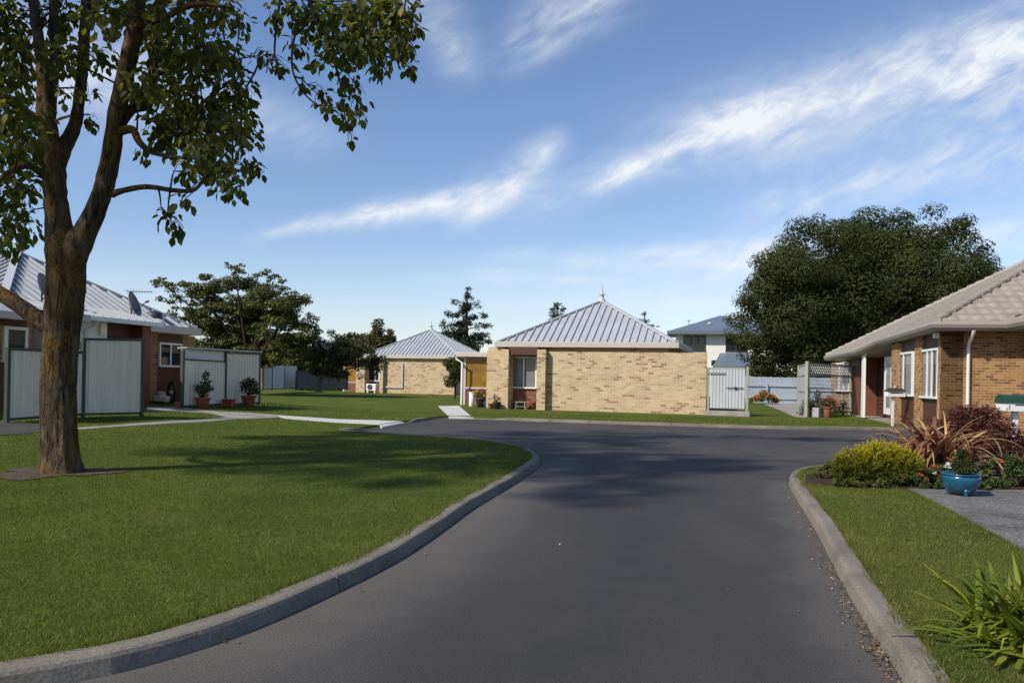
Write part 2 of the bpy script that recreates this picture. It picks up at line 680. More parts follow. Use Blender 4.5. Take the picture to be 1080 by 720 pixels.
def asphaltmat(name='asphalt', left=None, right=None):
    m, nt, N, L, b = nodes(name)
    tc = N.new('ShaderNodeTexCoord')
    n1 = noise(nt, 0.22, 5, 0.6, 0.6)
    n2 = noise(nt, 2.2, 6, 0.65)
    n3 = noise(nt, 95, 4, 0.75)
    streak = noise(nt, 1.3, 4, 0.6, stretch=(1.0, 0.16, 1.0))
    c = ramp(nt, n1, [(0.3, (0.047, 0.0435, 0.0405)), (0.7, (0.074, 0.0690, 0.0640))])
    c = mixc(nt, 1.0, c, ramp(nt, streak, [(0.3, (0.84, 0.84, 0.84)), (0.7, (1.16, 1.15, 1.14))]), 'MULTIPLY')
    c = mixc(nt, 1.0, c, ramp(nt, n2, [(0.3, (0.80, 0.80, 0.80)), (0.7, (1.18, 1.18, 1.18))]), 'MULTIPLY')

    def vm(op, x, y=None):
        n = N.new('ShaderNodeVectorMath')
        n.operation = op
        for v, i in ((x, 0), (y, 1)):
            if v is None:
                continue
            if isinstance(v, tuple):
                n.inputs[i].default_value = v
            else:
                L.new(v, n.inputs[i])
        return n

    def mm(op, x, y=None, clamp=False):
        n = N.new('ShaderNodeMath')
        n.operation = op
        n.use_clamp = clamp
        for v, i in ((x, 0), (y, 1)):
            if v is None:
                continue
            if isinstance(v, (int, float)):
                n.inputs[i].default_value = v
            else:
                L.new(v, n.inputs[i])
        return n.outputs[0]

    def dist(path):
        best = None
        for A, B in zip(path[:-1], path[1:]):
            A3, AB = (A.x, A.y, 0.0), (B.x - A.x, B.y - A.y, 0.0)
            pa = vm('SUBTRACT', tc.outputs['Object'], A3).outputs[0]
            t = mm('DIVIDE', vm('DOT_PRODUCT', pa, AB).outputs['Value'], AB[0] ** 2 + AB[1] ** 2, True)
            sc = vm('SCALE', AB)
            L.new(t, sc.inputs['Scale'])
            d = vm('LENGTH', vm('SUBTRACT', pa, sc.outputs[0]).outputs[0]).outputs['Value']
            best = d if best is None else mm('MINIMUM', best, d)
        return best

    def smooth(v, lo, hi):
        n = N.new('ShaderNodeMapRange')
        n.interpolation_type = 'SMOOTHSTEP'
        L.new(v, n.inputs[0])
        n.inputs[1].default_value = lo
        n.inputs[2].default_value = hi
        return n.outputs[0]
    if left:
        d = dist(left)
        k = mm('DIVIDE', mm('SUBTRACT', d, 1.55), 0.75)
        tar = mm('EXPONENT', mm('MULTIPLY', mm('MULTIPLY', k, k), -1.0))
        tar = mm('MULTIPLY', tar, smooth(n2, 0.25, 0.6))
        c = mixc(nt, mm('MULTIPLY', tar, 0.75), c, (0.030, 0.029, 0.029))
        for path, w_, f in ((left, 0.85, 0.75), (right, 0.45, 0.6)):
            dd = d if path is left else dist(path)
            wob = mm('ADD', dd, mm('MULTIPLY', mm('SUBTRACT', n2, 0.5), 0.9))
            dust = mm('MULTIPLY', smooth(wob, w_, 0.0), f)
            c = mixc(nt, dust, c, (0.135, 0.122, 0.104))
    c = mixc(nt, 1.0, c, ramp(nt, n3, [(0.32, (0.55, 0.55, 0.56)), (0.58, (1.0, 1.0, 1.0)), (0.72, (2.0, 1.95, 1.88))]), 'MULTIPLY')
    L.new(c, b.inputs['Base Color'])
    b.inputs['Roughness'].default_value = 0.82
    b.inputs['Specular IOR Level'].default_value = 0.35
    bump(nt, n3, 0.8, 0.007, b)
    return m


def concretemat(name, col, speck=0.18, grime=True, scale=70):
    m, nt, N, L, b = nodes(name)
    n2 = noise(nt, 1.6, 6, 0.65, 0.5)
    n3 = noise(nt, scale, 3, 0.65)
    c = ramp(nt, n2, [(0.30, scl(col, 0.58 if grime else 0.92)), (0.55, scl(col, 0.95)), (0.75, scl(col, 1.15))])
    c = mixc(nt, 1.0, c, ramp(nt, n3, [(0.3, (1 - speck,) * 3), (0.7, (1 + speck,) * 3)]), 'MULTIPLY')
    L.new(c, b.inputs['Base Color'])
    b.inputs['Roughness'].default_value = 0.88
    b.inputs['Specular IOR Level'].default_value = 0.25
    bump(nt, n3, 0.4, 0.005, b)
    return m


def barkmat():
    m, nt, N, L, b = nodes('bark')
    fur = noise(nt, 9, 6, 0.65, 1.2, stretch=(1.6, 1.6, 0.22))
    fine = noise(nt, 46, 4, 0.6, 0.4, stretch=(1, 1, 0.45))
    c = ramp(nt, fur, [(0.36, (0.016, 0.012, 0.008)), (0.5, (0.072, 0.055, 0.039)), (0.68, (0.165, 0.135, 0.102))])
    lich = noise(nt, 1.5, 5, 0.7, 0.6)
    fl = ramp(nt, lich, [(0.42, (0, 0, 0)), (0.58, (1, 1, 1))])
    fl = mixc(nt, 1.0, fl, ramp(nt, fine, [(0.38, (0, 0, 0)), (0.6, (1, 1, 1))]), 'MULTIPLY')
    c = mixc(nt, fl, c, mixc(nt, fine, (0.130, 0.066, 0.014), (0.23, 0.130, 0.032)))
    L.new(c, b.inputs['Base Color'])
    b.inputs['Roughness'].default_value = 0.95
    b.inputs['Specular IOR Level'].default_value = 0.1
    h = mixc(nt, 0.3, fur, fine)
    bump(nt, h, 1.0, 0.09, b)
    return m


M = {}
M['lawn'] = lawnmat()
M['asphalt'] = asphaltmat()
M['kerb'] = concretemat('kerb_concrete', (0.195, 0.173, 0.140), 0.32)
M['path'] = concretemat('old_concrete', (0.30, 0.28, 0.25), 0.15)
M['newpath'] = concretemat('pale_concrete', (0.52, 0.505, 0.48), 0.08, False)
M['aggregate'] = concretemat('exposed_aggregate', (0.145, 0.138, 0.128), 0.75, True, 42)
M['bare'] = plain('bare_earth', (0.082, 0.064, 0.046), 0.95, 0.5, 9, bmp=0.8, bscale=40, spec=0.1)
M['soil'] = plain('garden_soil', (0.045, 0.032, 0.022), 0.95, 0.5, 14, bmp=0.8, bscale=40, spec=0.1)
M['brick_cream'] = brick('cream_brick', (0.47, 0.345, 0.19), (0.52, 0.39, 0.225), (0.43, 0.30, 0.155), (0.52, 0.46, 0.36), (0.29, 0.165, 0.085))
M['brick_tan'] = brick('tan_brick', (0.30, 0.155, 0.060), (0.365, 0.205, 0.085), (0.225, 0.105, 0.040), (0.37, 0.27, 0.18), (0.15, 0.075, 0.038), 0.205, 0.072)
M['brick_red'] = brick('red_brick', (0.20, 0.075, 0.045), (0.25, 0.10, 0.06), (0.15, 0.05, 0.03), (0.2, 0.13, 0.1), (0.11, 0.04, 0.03))
M['roof_metal'] = plain('pale_grey_roofing', (0.36, 0.378, 0.40), 0.38, 0.10, 1.2, spec=0.5)
M['roof_cap'] = plain('roof_capping', (0.46, 0.475, 0.49), 0.35, 0.06, 2.0, spec=0.5)
M['roof_tile'] = plain('beige_tile', (0.29, 0.26, 0.222), 0.7, 0.18, 3.0, spec=0.3, bmp=0.2, bscale=120)
M['roof_blue'] = plain('blue_grey_roofing', (0.12, 0.155, 0.20), 0.45, 0.08, 1.0)
M['fascia'] = plain('beige_fascia', (0.46, 0.42, 0.36), 0.5, 0.05, 2)
M['gutter'] = plain('taupe_gutter', (0.33, 0.29, 0.25), 0.45, 0.05, 2)
M['white'] = plain('white_paint', (0.72, 0.71, 0.68), 0.45, 0.05, 3)
M['whitewall'] = plain('white_wall_paint', (0.74, 0.71, 0.66), 0.7, 0.04, 1.0)
M['timber'] = plain('brown_timber', (0.078, 0.027, 0.014), 0.6, 0.22, 3.0, stretch=(0.6, 0.6, 12))
M['cedar'] = plain('red_brown_timber', (0.15, 0.052, 0.028), 0.6, 0.2, 3.0, stretch=(0.6, 0.6, 10))
M['greymetal'] = plain('pale_grey_steel', (0.78, 0.70, 0.55), 0.5, 0.11, 1.8, stretch=(5, 5, 0.4))
M['gatemetal'] = plain('galvanised_sheet', (0.40, 0.42, 0.44), 0.45, 0.10, 2.5, stretch=(3, 3, 0.5))
M['greenpost'] = plain('green_steel', (0.050, 0.066, 0.048), 0.5, 0.08, 2)
M['fencegrey'] = plain('weathered_blue_timber', (0.33, 0.37, 0.42), 0.8, 0.15, 3.0, stretch=(4, 4, 0.4))
M['oldtimber'] = plain('weathered_green_timber', (0.28, 0.29, 0.22), 0.85, 0.2, 5.0, stretch=(3, 3, 0.5))
M['netting'] = plain('grey_netting', (0.33, 0.34, 0.35), 0.8, 0.1, 5)
M['glass'] = glassmat('window_glass', clear=0.72)
M['darkglass'] = glassmat('dark_window_glass', (0.012, 0.015, 0.018), 0.15)
M['curtain'] = plain('net_curtain', (0.62, 0.62, 0.60), 0.9, 0.08, 4)
M['room_shade'] = plain('room_shade_paint', (0.03, 0.028, 0.026), 0.9, 0.2, 2)  # dark colour standing for unlit rooms and openings
M['amber'] = plain('amber_screen', (0.24, 0.125, 0.012), 0.35, 0.45, 1.6, spec=0.5)
M['terracotta'] = plain('terracotta', (0.26, 0.085, 0.045), 0.8, 0.15, 8)
M['redpot'] = plain('red_clay', (0.34, 0.06, 0.035), 0.7, 0.1, 8)
M['blackpot'] = plain('black_plastic', (0.018, 0.02, 0.02), 0.4, 0.2, 6)
M['whitepot'] = plain('white_ceramic', (0.66, 0.66, 0.64), 0.35, 0.06, 5)
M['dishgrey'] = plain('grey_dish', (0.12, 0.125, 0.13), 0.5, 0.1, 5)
M['darkmetal'] = plain('dark_metal', (0.035, 0.036, 0.038), 0.5, 0.2, 8)
M['steel'] = plain('bare_steel', (0.35, 0.36, 0.37), 0.35, 0.1, 8, metal=0.8)
M['greencap'] = plain('green_enamel', (0.014, 0.050, 0.032), 0.4, 0.15, 6)
M['bark'] = barkmat()
M['twig'] = plain('twig_bark', (0.06, 0.045, 0.035), 0.9, 0.3, 12, spec=0.1)
M['palebark'] = plain('pale_bark', (0.16, 0.13, 0.10), 0.9, 0.3, 6, spec=0.1)
M['white_line'] = plain('lettering_ink', (0.02, 0.025, 0.06), 0.5, 0.05, 5)


def glazed():
    m, nt, N, L, b = nodes('turquoise_glaze')
    n = noise(nt, 9, 5, 0.6, 0.5)
    tc = N.new('ShaderNodeTexCoord')
    c = ramp(nt, n, [(0.3, (0.004, 0.050, 0.095)), (0.55, (0.008, 0.082, 0.145)), (0.8, (0.022, 0.13, 0.185))])
    L.new(c, b.inputs['Base Color'])
    b.inputs['Roughness'].default_value = 0.22
    b.inputs['Coat Weight'].default_value = 0.5
    b.inputs['Coat Roughness'].default_value = 0.12
    return m


M['glaze'] = glazed()
M['leaf_near'] = leafmat('broad_leaf', [(0.0, (0.046, 0.053, 0.011)), (0.5, (0.086, 0.092, 0.018)), (0.85, (0.135, 0.132, 0.028)), (0.97, (0.21, 0.18, 0.04))], 0.45)
M['leaf_dark'] = leafmat('dark_evergreen_leaf', [(0.0, (0.032, 0.039, 0.013)), (0.6, (0.045, 0.053, 0.017)), (1.0, (0.064, 0.068, 0.023))], 0.12, rough=0.85, spec=0.06)
M['leaf_olive'] = leafmat('olive_leaf', [(0.0, (0.044, 0.054, 0.014)), (0.6, (0.080, 0.088, 0.020)), (1.0, (0.13, 0.125, 0.032))], 0.28)
M['leaf_brown'] = leafmat('bronze_green_leaf', [(0.0, (0.032, 0.038, 0.014)), (0.6, (0.066, 0.066, 0.024)), (1.0, (0.125, 0.105, 0.048))], 0.28)
M['leaf_gold'] = leafmat('golden_green_leaf', [(0.0, (0.040, 0.040, 0.010)), (0.6, (0.085, 0.075, 0.016)), (1.0, (0.15, 0.12, 0.028))], 0.2)
M['leaf_pine'] = leafmat('pine_needle', [(0.0, (0.012, 0.020, 0.010)), (0.6, (0.022, 0.034, 0.015)), (1.0, (0.040, 0.052, 0.020))], 0.08)
M['leaf_pot'] = leafmat('pot_plant_leaf', [(0.0, (0.035, 0.050, 0.014)), (0.6, (0.07, 0.085, 0.03)), (1.0, (0.16, 0.16, 0.07))], 0.2)
M['leaf_bed'] = leafmat('bed_leaf', [(0.0, (0.025, 0.045, 0.012)), (0.6, (0.05, 0.075, 0.02)), (1.0, (0.09, 0.11, 0.03))], 0.25)
M['leaf_burg'] = leafmat('burgundy_leaf', [(0.0, (0.030, 0.009, 0.008)), (0.5, (0.088, 0.023, 0.020)), (0.85, (0.165, 0.052, 0.040)), (1.0, (0.27, 0.11, 0.075))], 0.25, tcol=(1.8, 0.8, 0.7))
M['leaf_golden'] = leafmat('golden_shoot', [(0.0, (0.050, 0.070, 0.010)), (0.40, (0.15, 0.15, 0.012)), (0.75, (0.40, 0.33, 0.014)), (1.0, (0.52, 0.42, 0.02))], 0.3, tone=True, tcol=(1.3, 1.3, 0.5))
M['leaf_flax'] = leafmat('striped_flax', [(0.0, (0.075, 0.030, 0.024)), (0.3, (0.175, 0.072, 0.045)), (0.55, (0.27, 0.140, 0.070)), (0.8, (0.47, 0.34, 0.13)), (1.0, (0.62, 0.50, 0.24))], 0.2, tone=True, tcol=(1.2, 1.0, 0.8))
M['leaf_strap'] = leafmat('strap_leaf', [(0.0, (0.065, 0.095, 0.011)), (0.6, (0.13, 0.165, 0.016)), (0.92, (0.22, 0.235, 0.026)), (1.0, (0.30, 0.25, 0.08))], 0.3)
M['grass'] = leafmat('grass_blade', [(0.0, (0.064, 0.092, 0.014)), (0.55, (0.104, 0.136, 0.021)), (0.9, (0.155, 0.172, 0.036)), (1.0, (0.21, 0.18, 0.085))], 0.3, rough=0.6, spec=0.15, dead=(1.1, 0.5, (0.155, 0.145, 0.045)))
M['grass_dry'] = leafmat('dry_grass_blade', [(0.0, (0.066, 0.090, 0.015)), (0.5, (0.112, 0.132, 0.024)), (0.85, (0.170, 0.168, 0.045)), (1.0, (0.24, 0.20, 0.10))], 0.3, rough=0.6, spec=0.15, dead=(1.5, 0.7, (0.215, 0.185, 0.075)))
M['litter'] = leafmat('dead_leaf', [(0.0, (0.09, 0.05, 0.026)), (0.6, (0.18, 0.11, 0.065)), (1.0, (0.34, 0.26, 0.18))], 0.0)
M['petal_red'] = leafmat('red_petal', [(0, (0.48, 0.03, 0.018)), (1, (0.62, 0.07, 0.03))], 0.2, tcol=(1, .6, .5))
M['petal_white'] = leafmat('white_petal', [(0, (0.6, 0.6, 0.56)), (1, (0.75, 0.75, 0.7))], 0.2, tcol=(1, 1, 1))
M['petal_orange'] = leafmat('orange_petal', [(0, (0.36, 0.11, 0.015)), (1, (0.52, 0.22, 0.02))], 0.2, tcol=(1, .8, .4))
M['petal_yellow'] = leafmat('yellow_petal', [(0, (0.52, 0.28, 0.015)), (1, (0.62, 0.38, 0.02))], 0.2, tcol=(1, .9, .4))
M['petal_purple'] = leafmat('purple_petal', [(0, (0.09, 0.03, 0.14)), (1, (0.2, 0.08, 0.28))], 0.2, tcol=(1, .8, 1))
M['petal_pink'] = leafmat('pink_petal', [(0, (0.45, 0.09, 0.10)), (1, (0.55, 0.2, 0.18))], 0.2, tcol=(1, .7, .7))

# ------------------------------------------------------------------ ground, road, kerbs, paths
def gp(px, py, off=LAWN):
    p = G(px, py, off)
    return Vector((p.x, p.y))


left_pts = [(-14, 0.2), (-8, 1.1), (-4.6, 1.85), (-2.75, 2.62)] + [tuple(gp(a, b, 0)) for a, b in
            [(80, 719), (240, 675), (345, 630), (410, 597), (450, 572), (500, 536), (540, 512), (563, 496), (570.5, 489), (568, 483),
             (556, 476.5), (527, 469.3), (490, 465.2), (440, 462.3), (390, 458.8), (362, 456.3)]]
far_pts = [tuple(gp(a, b, 0)) for a, b in
           [(362, 456.3), (397, 452.4), (430, 446.4), (471, 441.2), (500, 441.9), (560, 444.2), (690, 448.6), (830, 452.6), (933, 453.6), (1100, 458), (1400, 468)]]
right_pts = [(-2.5, -8), (0.2, -1.5), (1.15, 1.5)] + [tuple(gp(a, b, 0)) for a, b in
             [(952, 720), (920, 670), (885, 610), (860, 560), (840, 527), (831, 510), (834, 502.5), (845, 498), (865, 495), (900, 490),
              (950, 482), (1010, 477), (1100, 474), (1400, 486)]]
left_edge = catmull(left_pts)
far_edge = catmull(far_pts)
right_edge = catmull(right_pts)
c_edge = left_edge + far_edge[1:]

ground = sheet('ground', [(-3000, -600), (3000, -600), (3000, 5000), (-3000, 5000)], -0.06, M['lawn'], drape=False)
road_poly = left_edge + far_edge[1:] + right_edge[::-1] + [Vector((-14, -8))]
M['road'] = asphaltmat('road_asphalt', [Vector(q) for q in left_pts[1:13]], [Vector(q) for q in right_pts[2:9]])
road = sheet('road', road_poly, 0.0, M['road'], drape=False)

KW = 0.145
_la, _lb = offset(left_edge, KW - 0.03), offset(far_edge, KW - 0.03)
lawn_edge = _la[:-1] + [left_edge[-1] + Vector((-0.22, 0.0))] + _lb[1:]
tip = left_edge[-1] + Vector((-0.22, 0.0))
lawn = sheet('lawn', _la[:-1] + [tip, Vector((-80, tip.y)), Vector((-80, -8)), Vector((-14, -8))], LAWN, M['lawn'], skirt=0.2)
lawn_beyond = sheet('lawn', [tip] + _lb[1:] + [Vector((34, 20)), Vector((60, 30)), Vector((60, 140)), Vector((-80, 140)), Vector((-80, tip.y))], LAWN, M['lawn'], skirt=0.2)
right_in = offset(right_edge, -(KW - 0.03))
verge_poly = right_in[::-1] + [Vector((-2.0, -8)), Vector((30, -8)), Vector((30, 15))]
verge = sheet('verge_lawn', verge_poly, LAWN, M['lawn'], skirt=0.2, drape=False)


XING = [(gp(486, 441.5, 0), 0.8), (gp(413, 449.4, 0), 1.5)]


def drop(p):
    """lowered kerb where a path meets the road"""
    k = 1.0
    for c, r in XING:
        d = (p - c).length
        k = min(k, 0.30 + 0.70 * sm((d - r) / 0.9))
    return k


def kerb(name, path, side, m):
    """cast kerb in lengths with open joints, battered face to the road"""
    prof = [(0.0, -0.03), (0.026, 0.062), (0.038, 0.078), (0.058, 0.085), (KW, 0.086), (KW, -0.03)]
    # resample
    d = [0]
    for a, b in zip(path[:-1], path[1:]):
        d.append(d[-1] + (b - a).length)
    tot = d[-1]

    def pt(s):
        s = min(max(s, 0), tot - 1e-5)
        k = max(i for i in range(len(d)) if d[i] <= s)
        k = min(k, len(path) - 2)
        t = (s - d[k]) / max(d[k + 1] - d[k], 1e-6)
        p = path[k].lerp(path[k + 1], t)
        e = (path[min(k + 2, len(path) - 1)] - path[max(k - 1, 0)]).normalized()
        return p, Vector((-e.y, e.x)) * side
    mb = MB()
    s = 0.0
    while s < tot - 0.3:
        ln = min(2.4, tot - s)
        n = max(4, int(ln / 0.2))
        rows = []
        for i in range(n + 1):
            q = s + (ln - 0.012) * i / n
            p, nn = pt(q)
            row = []
            for o, z in prof:
                j = 0.002 * math.sin(q * 4.1) + 0.0015 * math.sin(q * 9.7 + o * 30)
                row.append((p.x + nn.x * (o + j), p.y + nn.y * (o + j), (z + 0.6 * j) * drop(p) if z > 0 else z))
            rows.append(row)
        vs = [v for r in rows for v in r]
        k = len(prof)
        fs = []
        for i in range(n):
            for a in range(k - 1):
                f = (i * k + a, (i + 1) * k + a, (i + 1) * k + a + 1, i * k + a + 1)
                fs.append(f if side < 0 else f[::-1])
        mb.add(vs, fs, False)
        mb.add(rows[0], [tuple(range(k))])
        mb.add(rows[-1], [tuple(range(k))[::-1]])
        s += ln
    o = obj(name, mb, m)
    o['kind'] = 'structure'
    return o


kerb('kerb', [p for p in left_edge], 1, M['kerb'])
kerb('far_kerb', [p for p in far_edge if p.x < 30], 1, M['kerb'])
kerb('verge_kerb', [p for p in right_edge], -1, M['kerb'])


def psheet(name, pts, off, m, kind='structure', skirt=0.06):
    return sheet(name, [gp(a, b, off) for a, b in pts], off, m, kind, step=0.8, skirt=skirt)


psheet('footpath', [(155, 428.5), (190, 428.5), (208, 431.5), (233, 433.8), (262, 434.8), (292, 437.2), (296, 440), (251, 441.5),
                    (215, 444.6), (150, 448), (100, 451.5), (60, 454), (60, 452), (100, 449.3), (150, 445.6), (215, 441.8), (236, 439.6),
                    (239.5, 438.9), (236, 438.0), (222, 435.2), (190, 433.2), (155, 433)], LAWN + 0.012, M['path'])
psheet('pale_footpath', [(293, 437.6), (421, 443.7), (400, 447.0), (297, 440.2)], LAWN + 0.018, M['newpath'])
psheet('entry_path', [(462, 428), (484, 427.6), (495.5, 437.4), (471.5, 437.0)], LAWN + 0.014, M['newpath'])


def ramp_slab(name, hi, lo):
    """sloping end of a path down to the road; hi on the lawn, lo at the road edge"""
    a = [G(x, y, LAWN + 0.014) for x, y in hi]
    b = [G(x, y, 0.040) for x, y in lo]
    mb = MB().hexa([Vector((q.x, q.y, -0.03)) for q in (b[0], b[1], a[1], a[0])] + [b[0], b[1], a[1], a[0]])
    obj(name, mb, M['newpath'])['kind'] = 'structure'


ramp_slab('entry_path_end', [(471.5, 437.03), (495.5, 437.43)], [(474, 440.1), (500, 440.5)])
ramp_slab('pale_footpath_end', [(400, 447.03), (421, 443.73)], [(403, 450.2), (427, 445.5)])
psheet('side_driveway', [(-160, 440), (20, 444.5), (42, 447), (44, 455), (20, 457.5), (-160, 466)], LAWN + 0.010, M['asphalt'])
psheet('side_path', [(800, 424), (838, 424), (850, 432), (850, 439.6), (838, 439), (815, 429)], LAWN + 0.012, M['path'])
psheet('porch_path', [(893, 437), (912, 440.2), (936, 446), (965, 447), (1004, 447), (1004, 436)], LAWN + 0.012, M['path'])
drive = [(955, 513.2), (985, 527.6), (1020, 546), (1080, 578.5), (1140, 612), (1500, 720), (1500, 515), (1080, 515)]
psheet('driveway', drive, LAWN + 0.010, M['aggregate'])
bed_front = [(849, 507), (868, 509.6), (900, 511.5), (955, 513.2), (1010, 514.4), (1080, 515), (1300, 522)]
bed_back = [(1300, 482), (1100, 475.5), (1010, 478.5), (950, 483.3), (900, 491.4), (866, 496.5), (850, 500)]
psheet('garden_bed', bed_front + bed_back, LAWN + 0.022, M['soil'])

# soil ring round the tree
tb = G(66, 498)
TREE = Vector((tb.x, tb.y))
ring = []
for k in range(40):
    a = 2 * math.pi * k / 40
    r = 0.56 + 0.10 * math.sin(3 * a + 1) + 0.06 * math.sin(7 * a) + rnd.uniform(-.03, .03)
    if math.cos(a) < 0:
        r *= 1.3
    ring.append(TREE + Vector((math.cos(a) * r, math.sin(a) * r * 0.9)))
sheet('bare_soil', ring, LAWN + 0.010, M['bare'], drape=True, step=0.5)

# drain grate
dr = Frame(*gp(690.5, 465.5, 0), -8)
t = thing('drain_grate', 'dark iron drain grate set flat in the asphalt of the road', 'drain', dr.w(0, 0, 0), dr.a)
mb = MB()
for a, b, c, d in ((-.30, .30, -.22, -.18), (-.30, .30, .18, .22), (-.30, -.26, -.18, .18), (.26, .30, -.18, .18)):
    mb.fbox(dr, a, b, c, d, 0.003, 0.012)
obj('rim', mb, M['darkmetal'], t)
mb = MB()
for k in range(9):
    u = -.24 + .06 * k
    mb.fbox(dr, u - .012, u + .012, -.178, .178, 0.004, 0.010)
obj('grille', mb, M['darkmetal'], t)
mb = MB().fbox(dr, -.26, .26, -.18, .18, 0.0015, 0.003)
obj('pit_shade', mb, M['blackpot'], t)  # flat black sheet laid for the shade under the bars


# ------------------------------------------------------------------ building helpers
def part(name, mb, m, root, uv=False, bevel=0.0, label=None):
    o = obj(name, mb, m, root, uv, bevel)
    if label:
        o['label'] = label
    return o


def window(fr, root, u0, u1, z0, z1, v, mull=(0.5,), bar=0.055, cur=((0.0, 1.0),), glass='glass', trans=(), fm='white'):
    if u0 > u1:
        u0, u1 = u1, u0
    f = MB()
    f.fbox(fr, u0 - bar, u1 + bar, v - .07, v, z1, z1 + bar)
    f.fbox(fr, u0 - bar - .03, u1 + bar + .03, v - .10, v, z0 - bar, z0)
    f.fbox(fr, u0 - bar, u0, v - .07, v, z0, z1)
    f.fbox(fr, u1, u1 + bar, v - .07, v, z0, z1)
    for q in mull:
        u = u0 + (u1 - u0) * q
        f.fbox(fr, u - bar / 2, u + bar / 2, v - .065, v - .012, z0, z1)
    for q in trans:
        z = z0 + (z1 - z0) * q
        f.fbox(fr, u0, u1, v - .06, v - .014, z - bar * .3, z + bar * .3)
    w = part('window', f, M[fm], root)
    part('pane', MB().fbox(fr, u0, u1, v - .040, v - .034, z0, z1), M[glass], w)
    part('room_shade_sheet', MB().fbox(fr, u0, u1, v - .006, v - .002, z0, z1), M['room_shade'], w)  # thin sheet on the wall, coloured dark as the unlit room
    if cur:
        mb = MB()
        for a, b in cur:
            n = max(6, int((b - a) * (u1 - u0) / 0.03))
            vs = []
            for i in range(n + 1):
                u = u0 + (u1 - u0) * (a + (b - a) * i / n)
                d = v - .018 + .008 * math.sin(i * 1.9)
                vs += [fr.w(u, d, z0), fr.w(u, d, z1)]
            mb.add(vs, [(2 * i, 2 * i + 2, 2 * i + 3, 2 * i + 1) for i in range(n)], True)
        part('curtain', mb, M['curtain'], w)
    return w


def hip_roof(root, fr, u0, u1, v0, v1, zb, zt, za, seam=0.40, finial=True):
    """square pyramid roof of standing-seam sheet; zb..zt fascia, za apex"""
    uc, vc = (u0 + u1) / 2, (v0 + v1) / 2
    A, B, Cc, D = fr.w(u0, v0, zt), fr.w(u1, v0, zt), fr.w(u1, v1, zt), fr.w(u0, v1, zt)
    ap = fr.w(uc, vc, za)
    mb = MB()
    mb.add([A, B, Cc, D, ap], [(0, 1, 4), (1, 2, 4), (2, 3, 4), (3, 0, 4), (3, 2, 1, 0)])
    for P, Q in ((A, B), (B, Cc), (Cc, D), (D, A)):
        ln = (Q - P).length
        mid = (P + Q) / 2
        up = ap - mid
        nrm = (Q - P).cross(up).normalized()
        k = int(ln / seam)
        s0 = (ln - k * seam) / 2
        for i in range(k + 1):
            d = s0 + i * seam
            r = min(d, ln - d) / (ln / 2)
            if r < 0.03:
                continue
            e = P + (Q - P) * (d / ln)
            a = e + nrm * 0.026
            b = e + up * (r * 0.995) + nrm * 0.026
            mb.bar(a, b, 0.045, 0.055, nrm)
    part('roof', mb, M['roof_metal'], root)
    hb = MB()
    for P in (A, B, Cc, D):
        d = (ap - P)
        hb.bar(P + Vector((0, 0, .05)), ap + Vector((0, 0, .03)), 0.20, 0.05)
    part('ridge_cap', hb, M['roof_cap'], root)
    f = MB()
    t = 0.11
    e = 0.012
    f.fbox(fr, u0 - e, u1 + e, v0 - t, v0 - e, zb, zt + .03)
    f.fbox(fr, u0 - e, u1 + e, v1 + e, v1 + t, zb, zt + .03)
    f.fbox(fr, u0 - t, u0 - e, v0 - t, v1 + t, zb, zt + .03)
    f.fbox(fr, u1 + e, u1 + t, v0 - t, v1 + t, zb, zt + .03)
    part('fascia', f, M['fascia'], root, bevel=0.012)
    if finial:
        part('finial', MB().lathe(ap, [(.17, -.06), (.16, .06), (.10, .10), (.085, .24), (.13, .26), (.12, .30), (.055, .34), (.04, .46), (.018, .58), (.004, .78)], 12), M['roof_cap'], root)
    part('soffit', MB().fbox(fr, u0, u1, v0, v1, zb - .002, zb + .03), M['fascia'], root)


def downpipe(root, pts, r=0.04, m='white'):
    return part('downpipe', MB().tube(pts, r, 8), M[m], root)


# ------------------------------------------------------------------ the brick house beyond the road
p = G(744.3, 437.4)
FC = Frame(p.x, p.y, -17)
hc = thing('brick_house', 'cream brick house with grey pyramid roof standing across the road straight ahead', 'house', FC.w(0, 0, LAWN), FC.a)
u0 = FC.pu(524, -.12, 361)
u1 = FC.pu(713, -.12, 363)
W = u1 - u0
zt = FC.pix(620, 361.3, -.12)[1]
zb = FC.pix(620, 366.3, -.12)[1]
za = FC.pix(631, 317.5, W / 2)[1]
hip_roof(hc, FC, u0, u1, -.01, W - .01, zb, zt, za, 0.285)
uw0 = FC.pu(513.5, 0, 400)
uPL0, uPL1 = FC.pu(528, -.28, 400), FC.pu(536, -.28, 400)
uPR0, uPR1 = FC.pu(566, -.28, 400), FC.pu(575, -.28, 400)
zw = FC.pix(744.3, 372.0, 0)[1]
mb = MB()
mb.fbox(FC, uPR1 - .02, 0, 0, .23, .02, zw)                        # long front wall running past the house
part('garden_wall', mb, M['brick_cream'], hc, True)
mb = MB()
mb.fbox(FC, uPR1, u1 - .35, .235, W - .5, .02, zb - .003)
mb.fbox(FC, uPL0, uPR1, .46, W - .5, .02, zb - .003)
mb.fbox(FC, uw0 + .003, uPL0, .15, W - .5, .02, zb - .004)
mb.fbox(FC, uw0, uPL0 + .02, -.04, .14, .02, FC.pix(522, 369.3, -.04)[1])
part('wall', mb, M['brick_cream'], hc, True)
for a, b in ((uPL0, uPL1), (uPR0, uPR1)):
    part('pier', MB().fbox(FC, a, b, -.28, .45, .02, FC.pix(570, 368.4, -.28)[1]), M['brick_cream'], hc, True)
wu0, wu1 = FC.pu(540.5, .38, 390), FC.pu(564.8, .38, 390)
wz1, wz0 = FC.pix(552, 377.3, .38)[1], FC.pix(552, 408, .38)[1]
mb = MB()
mb.fbox(FC, uPL1, uPR0, .40, .455, .03, wz0 - .06)
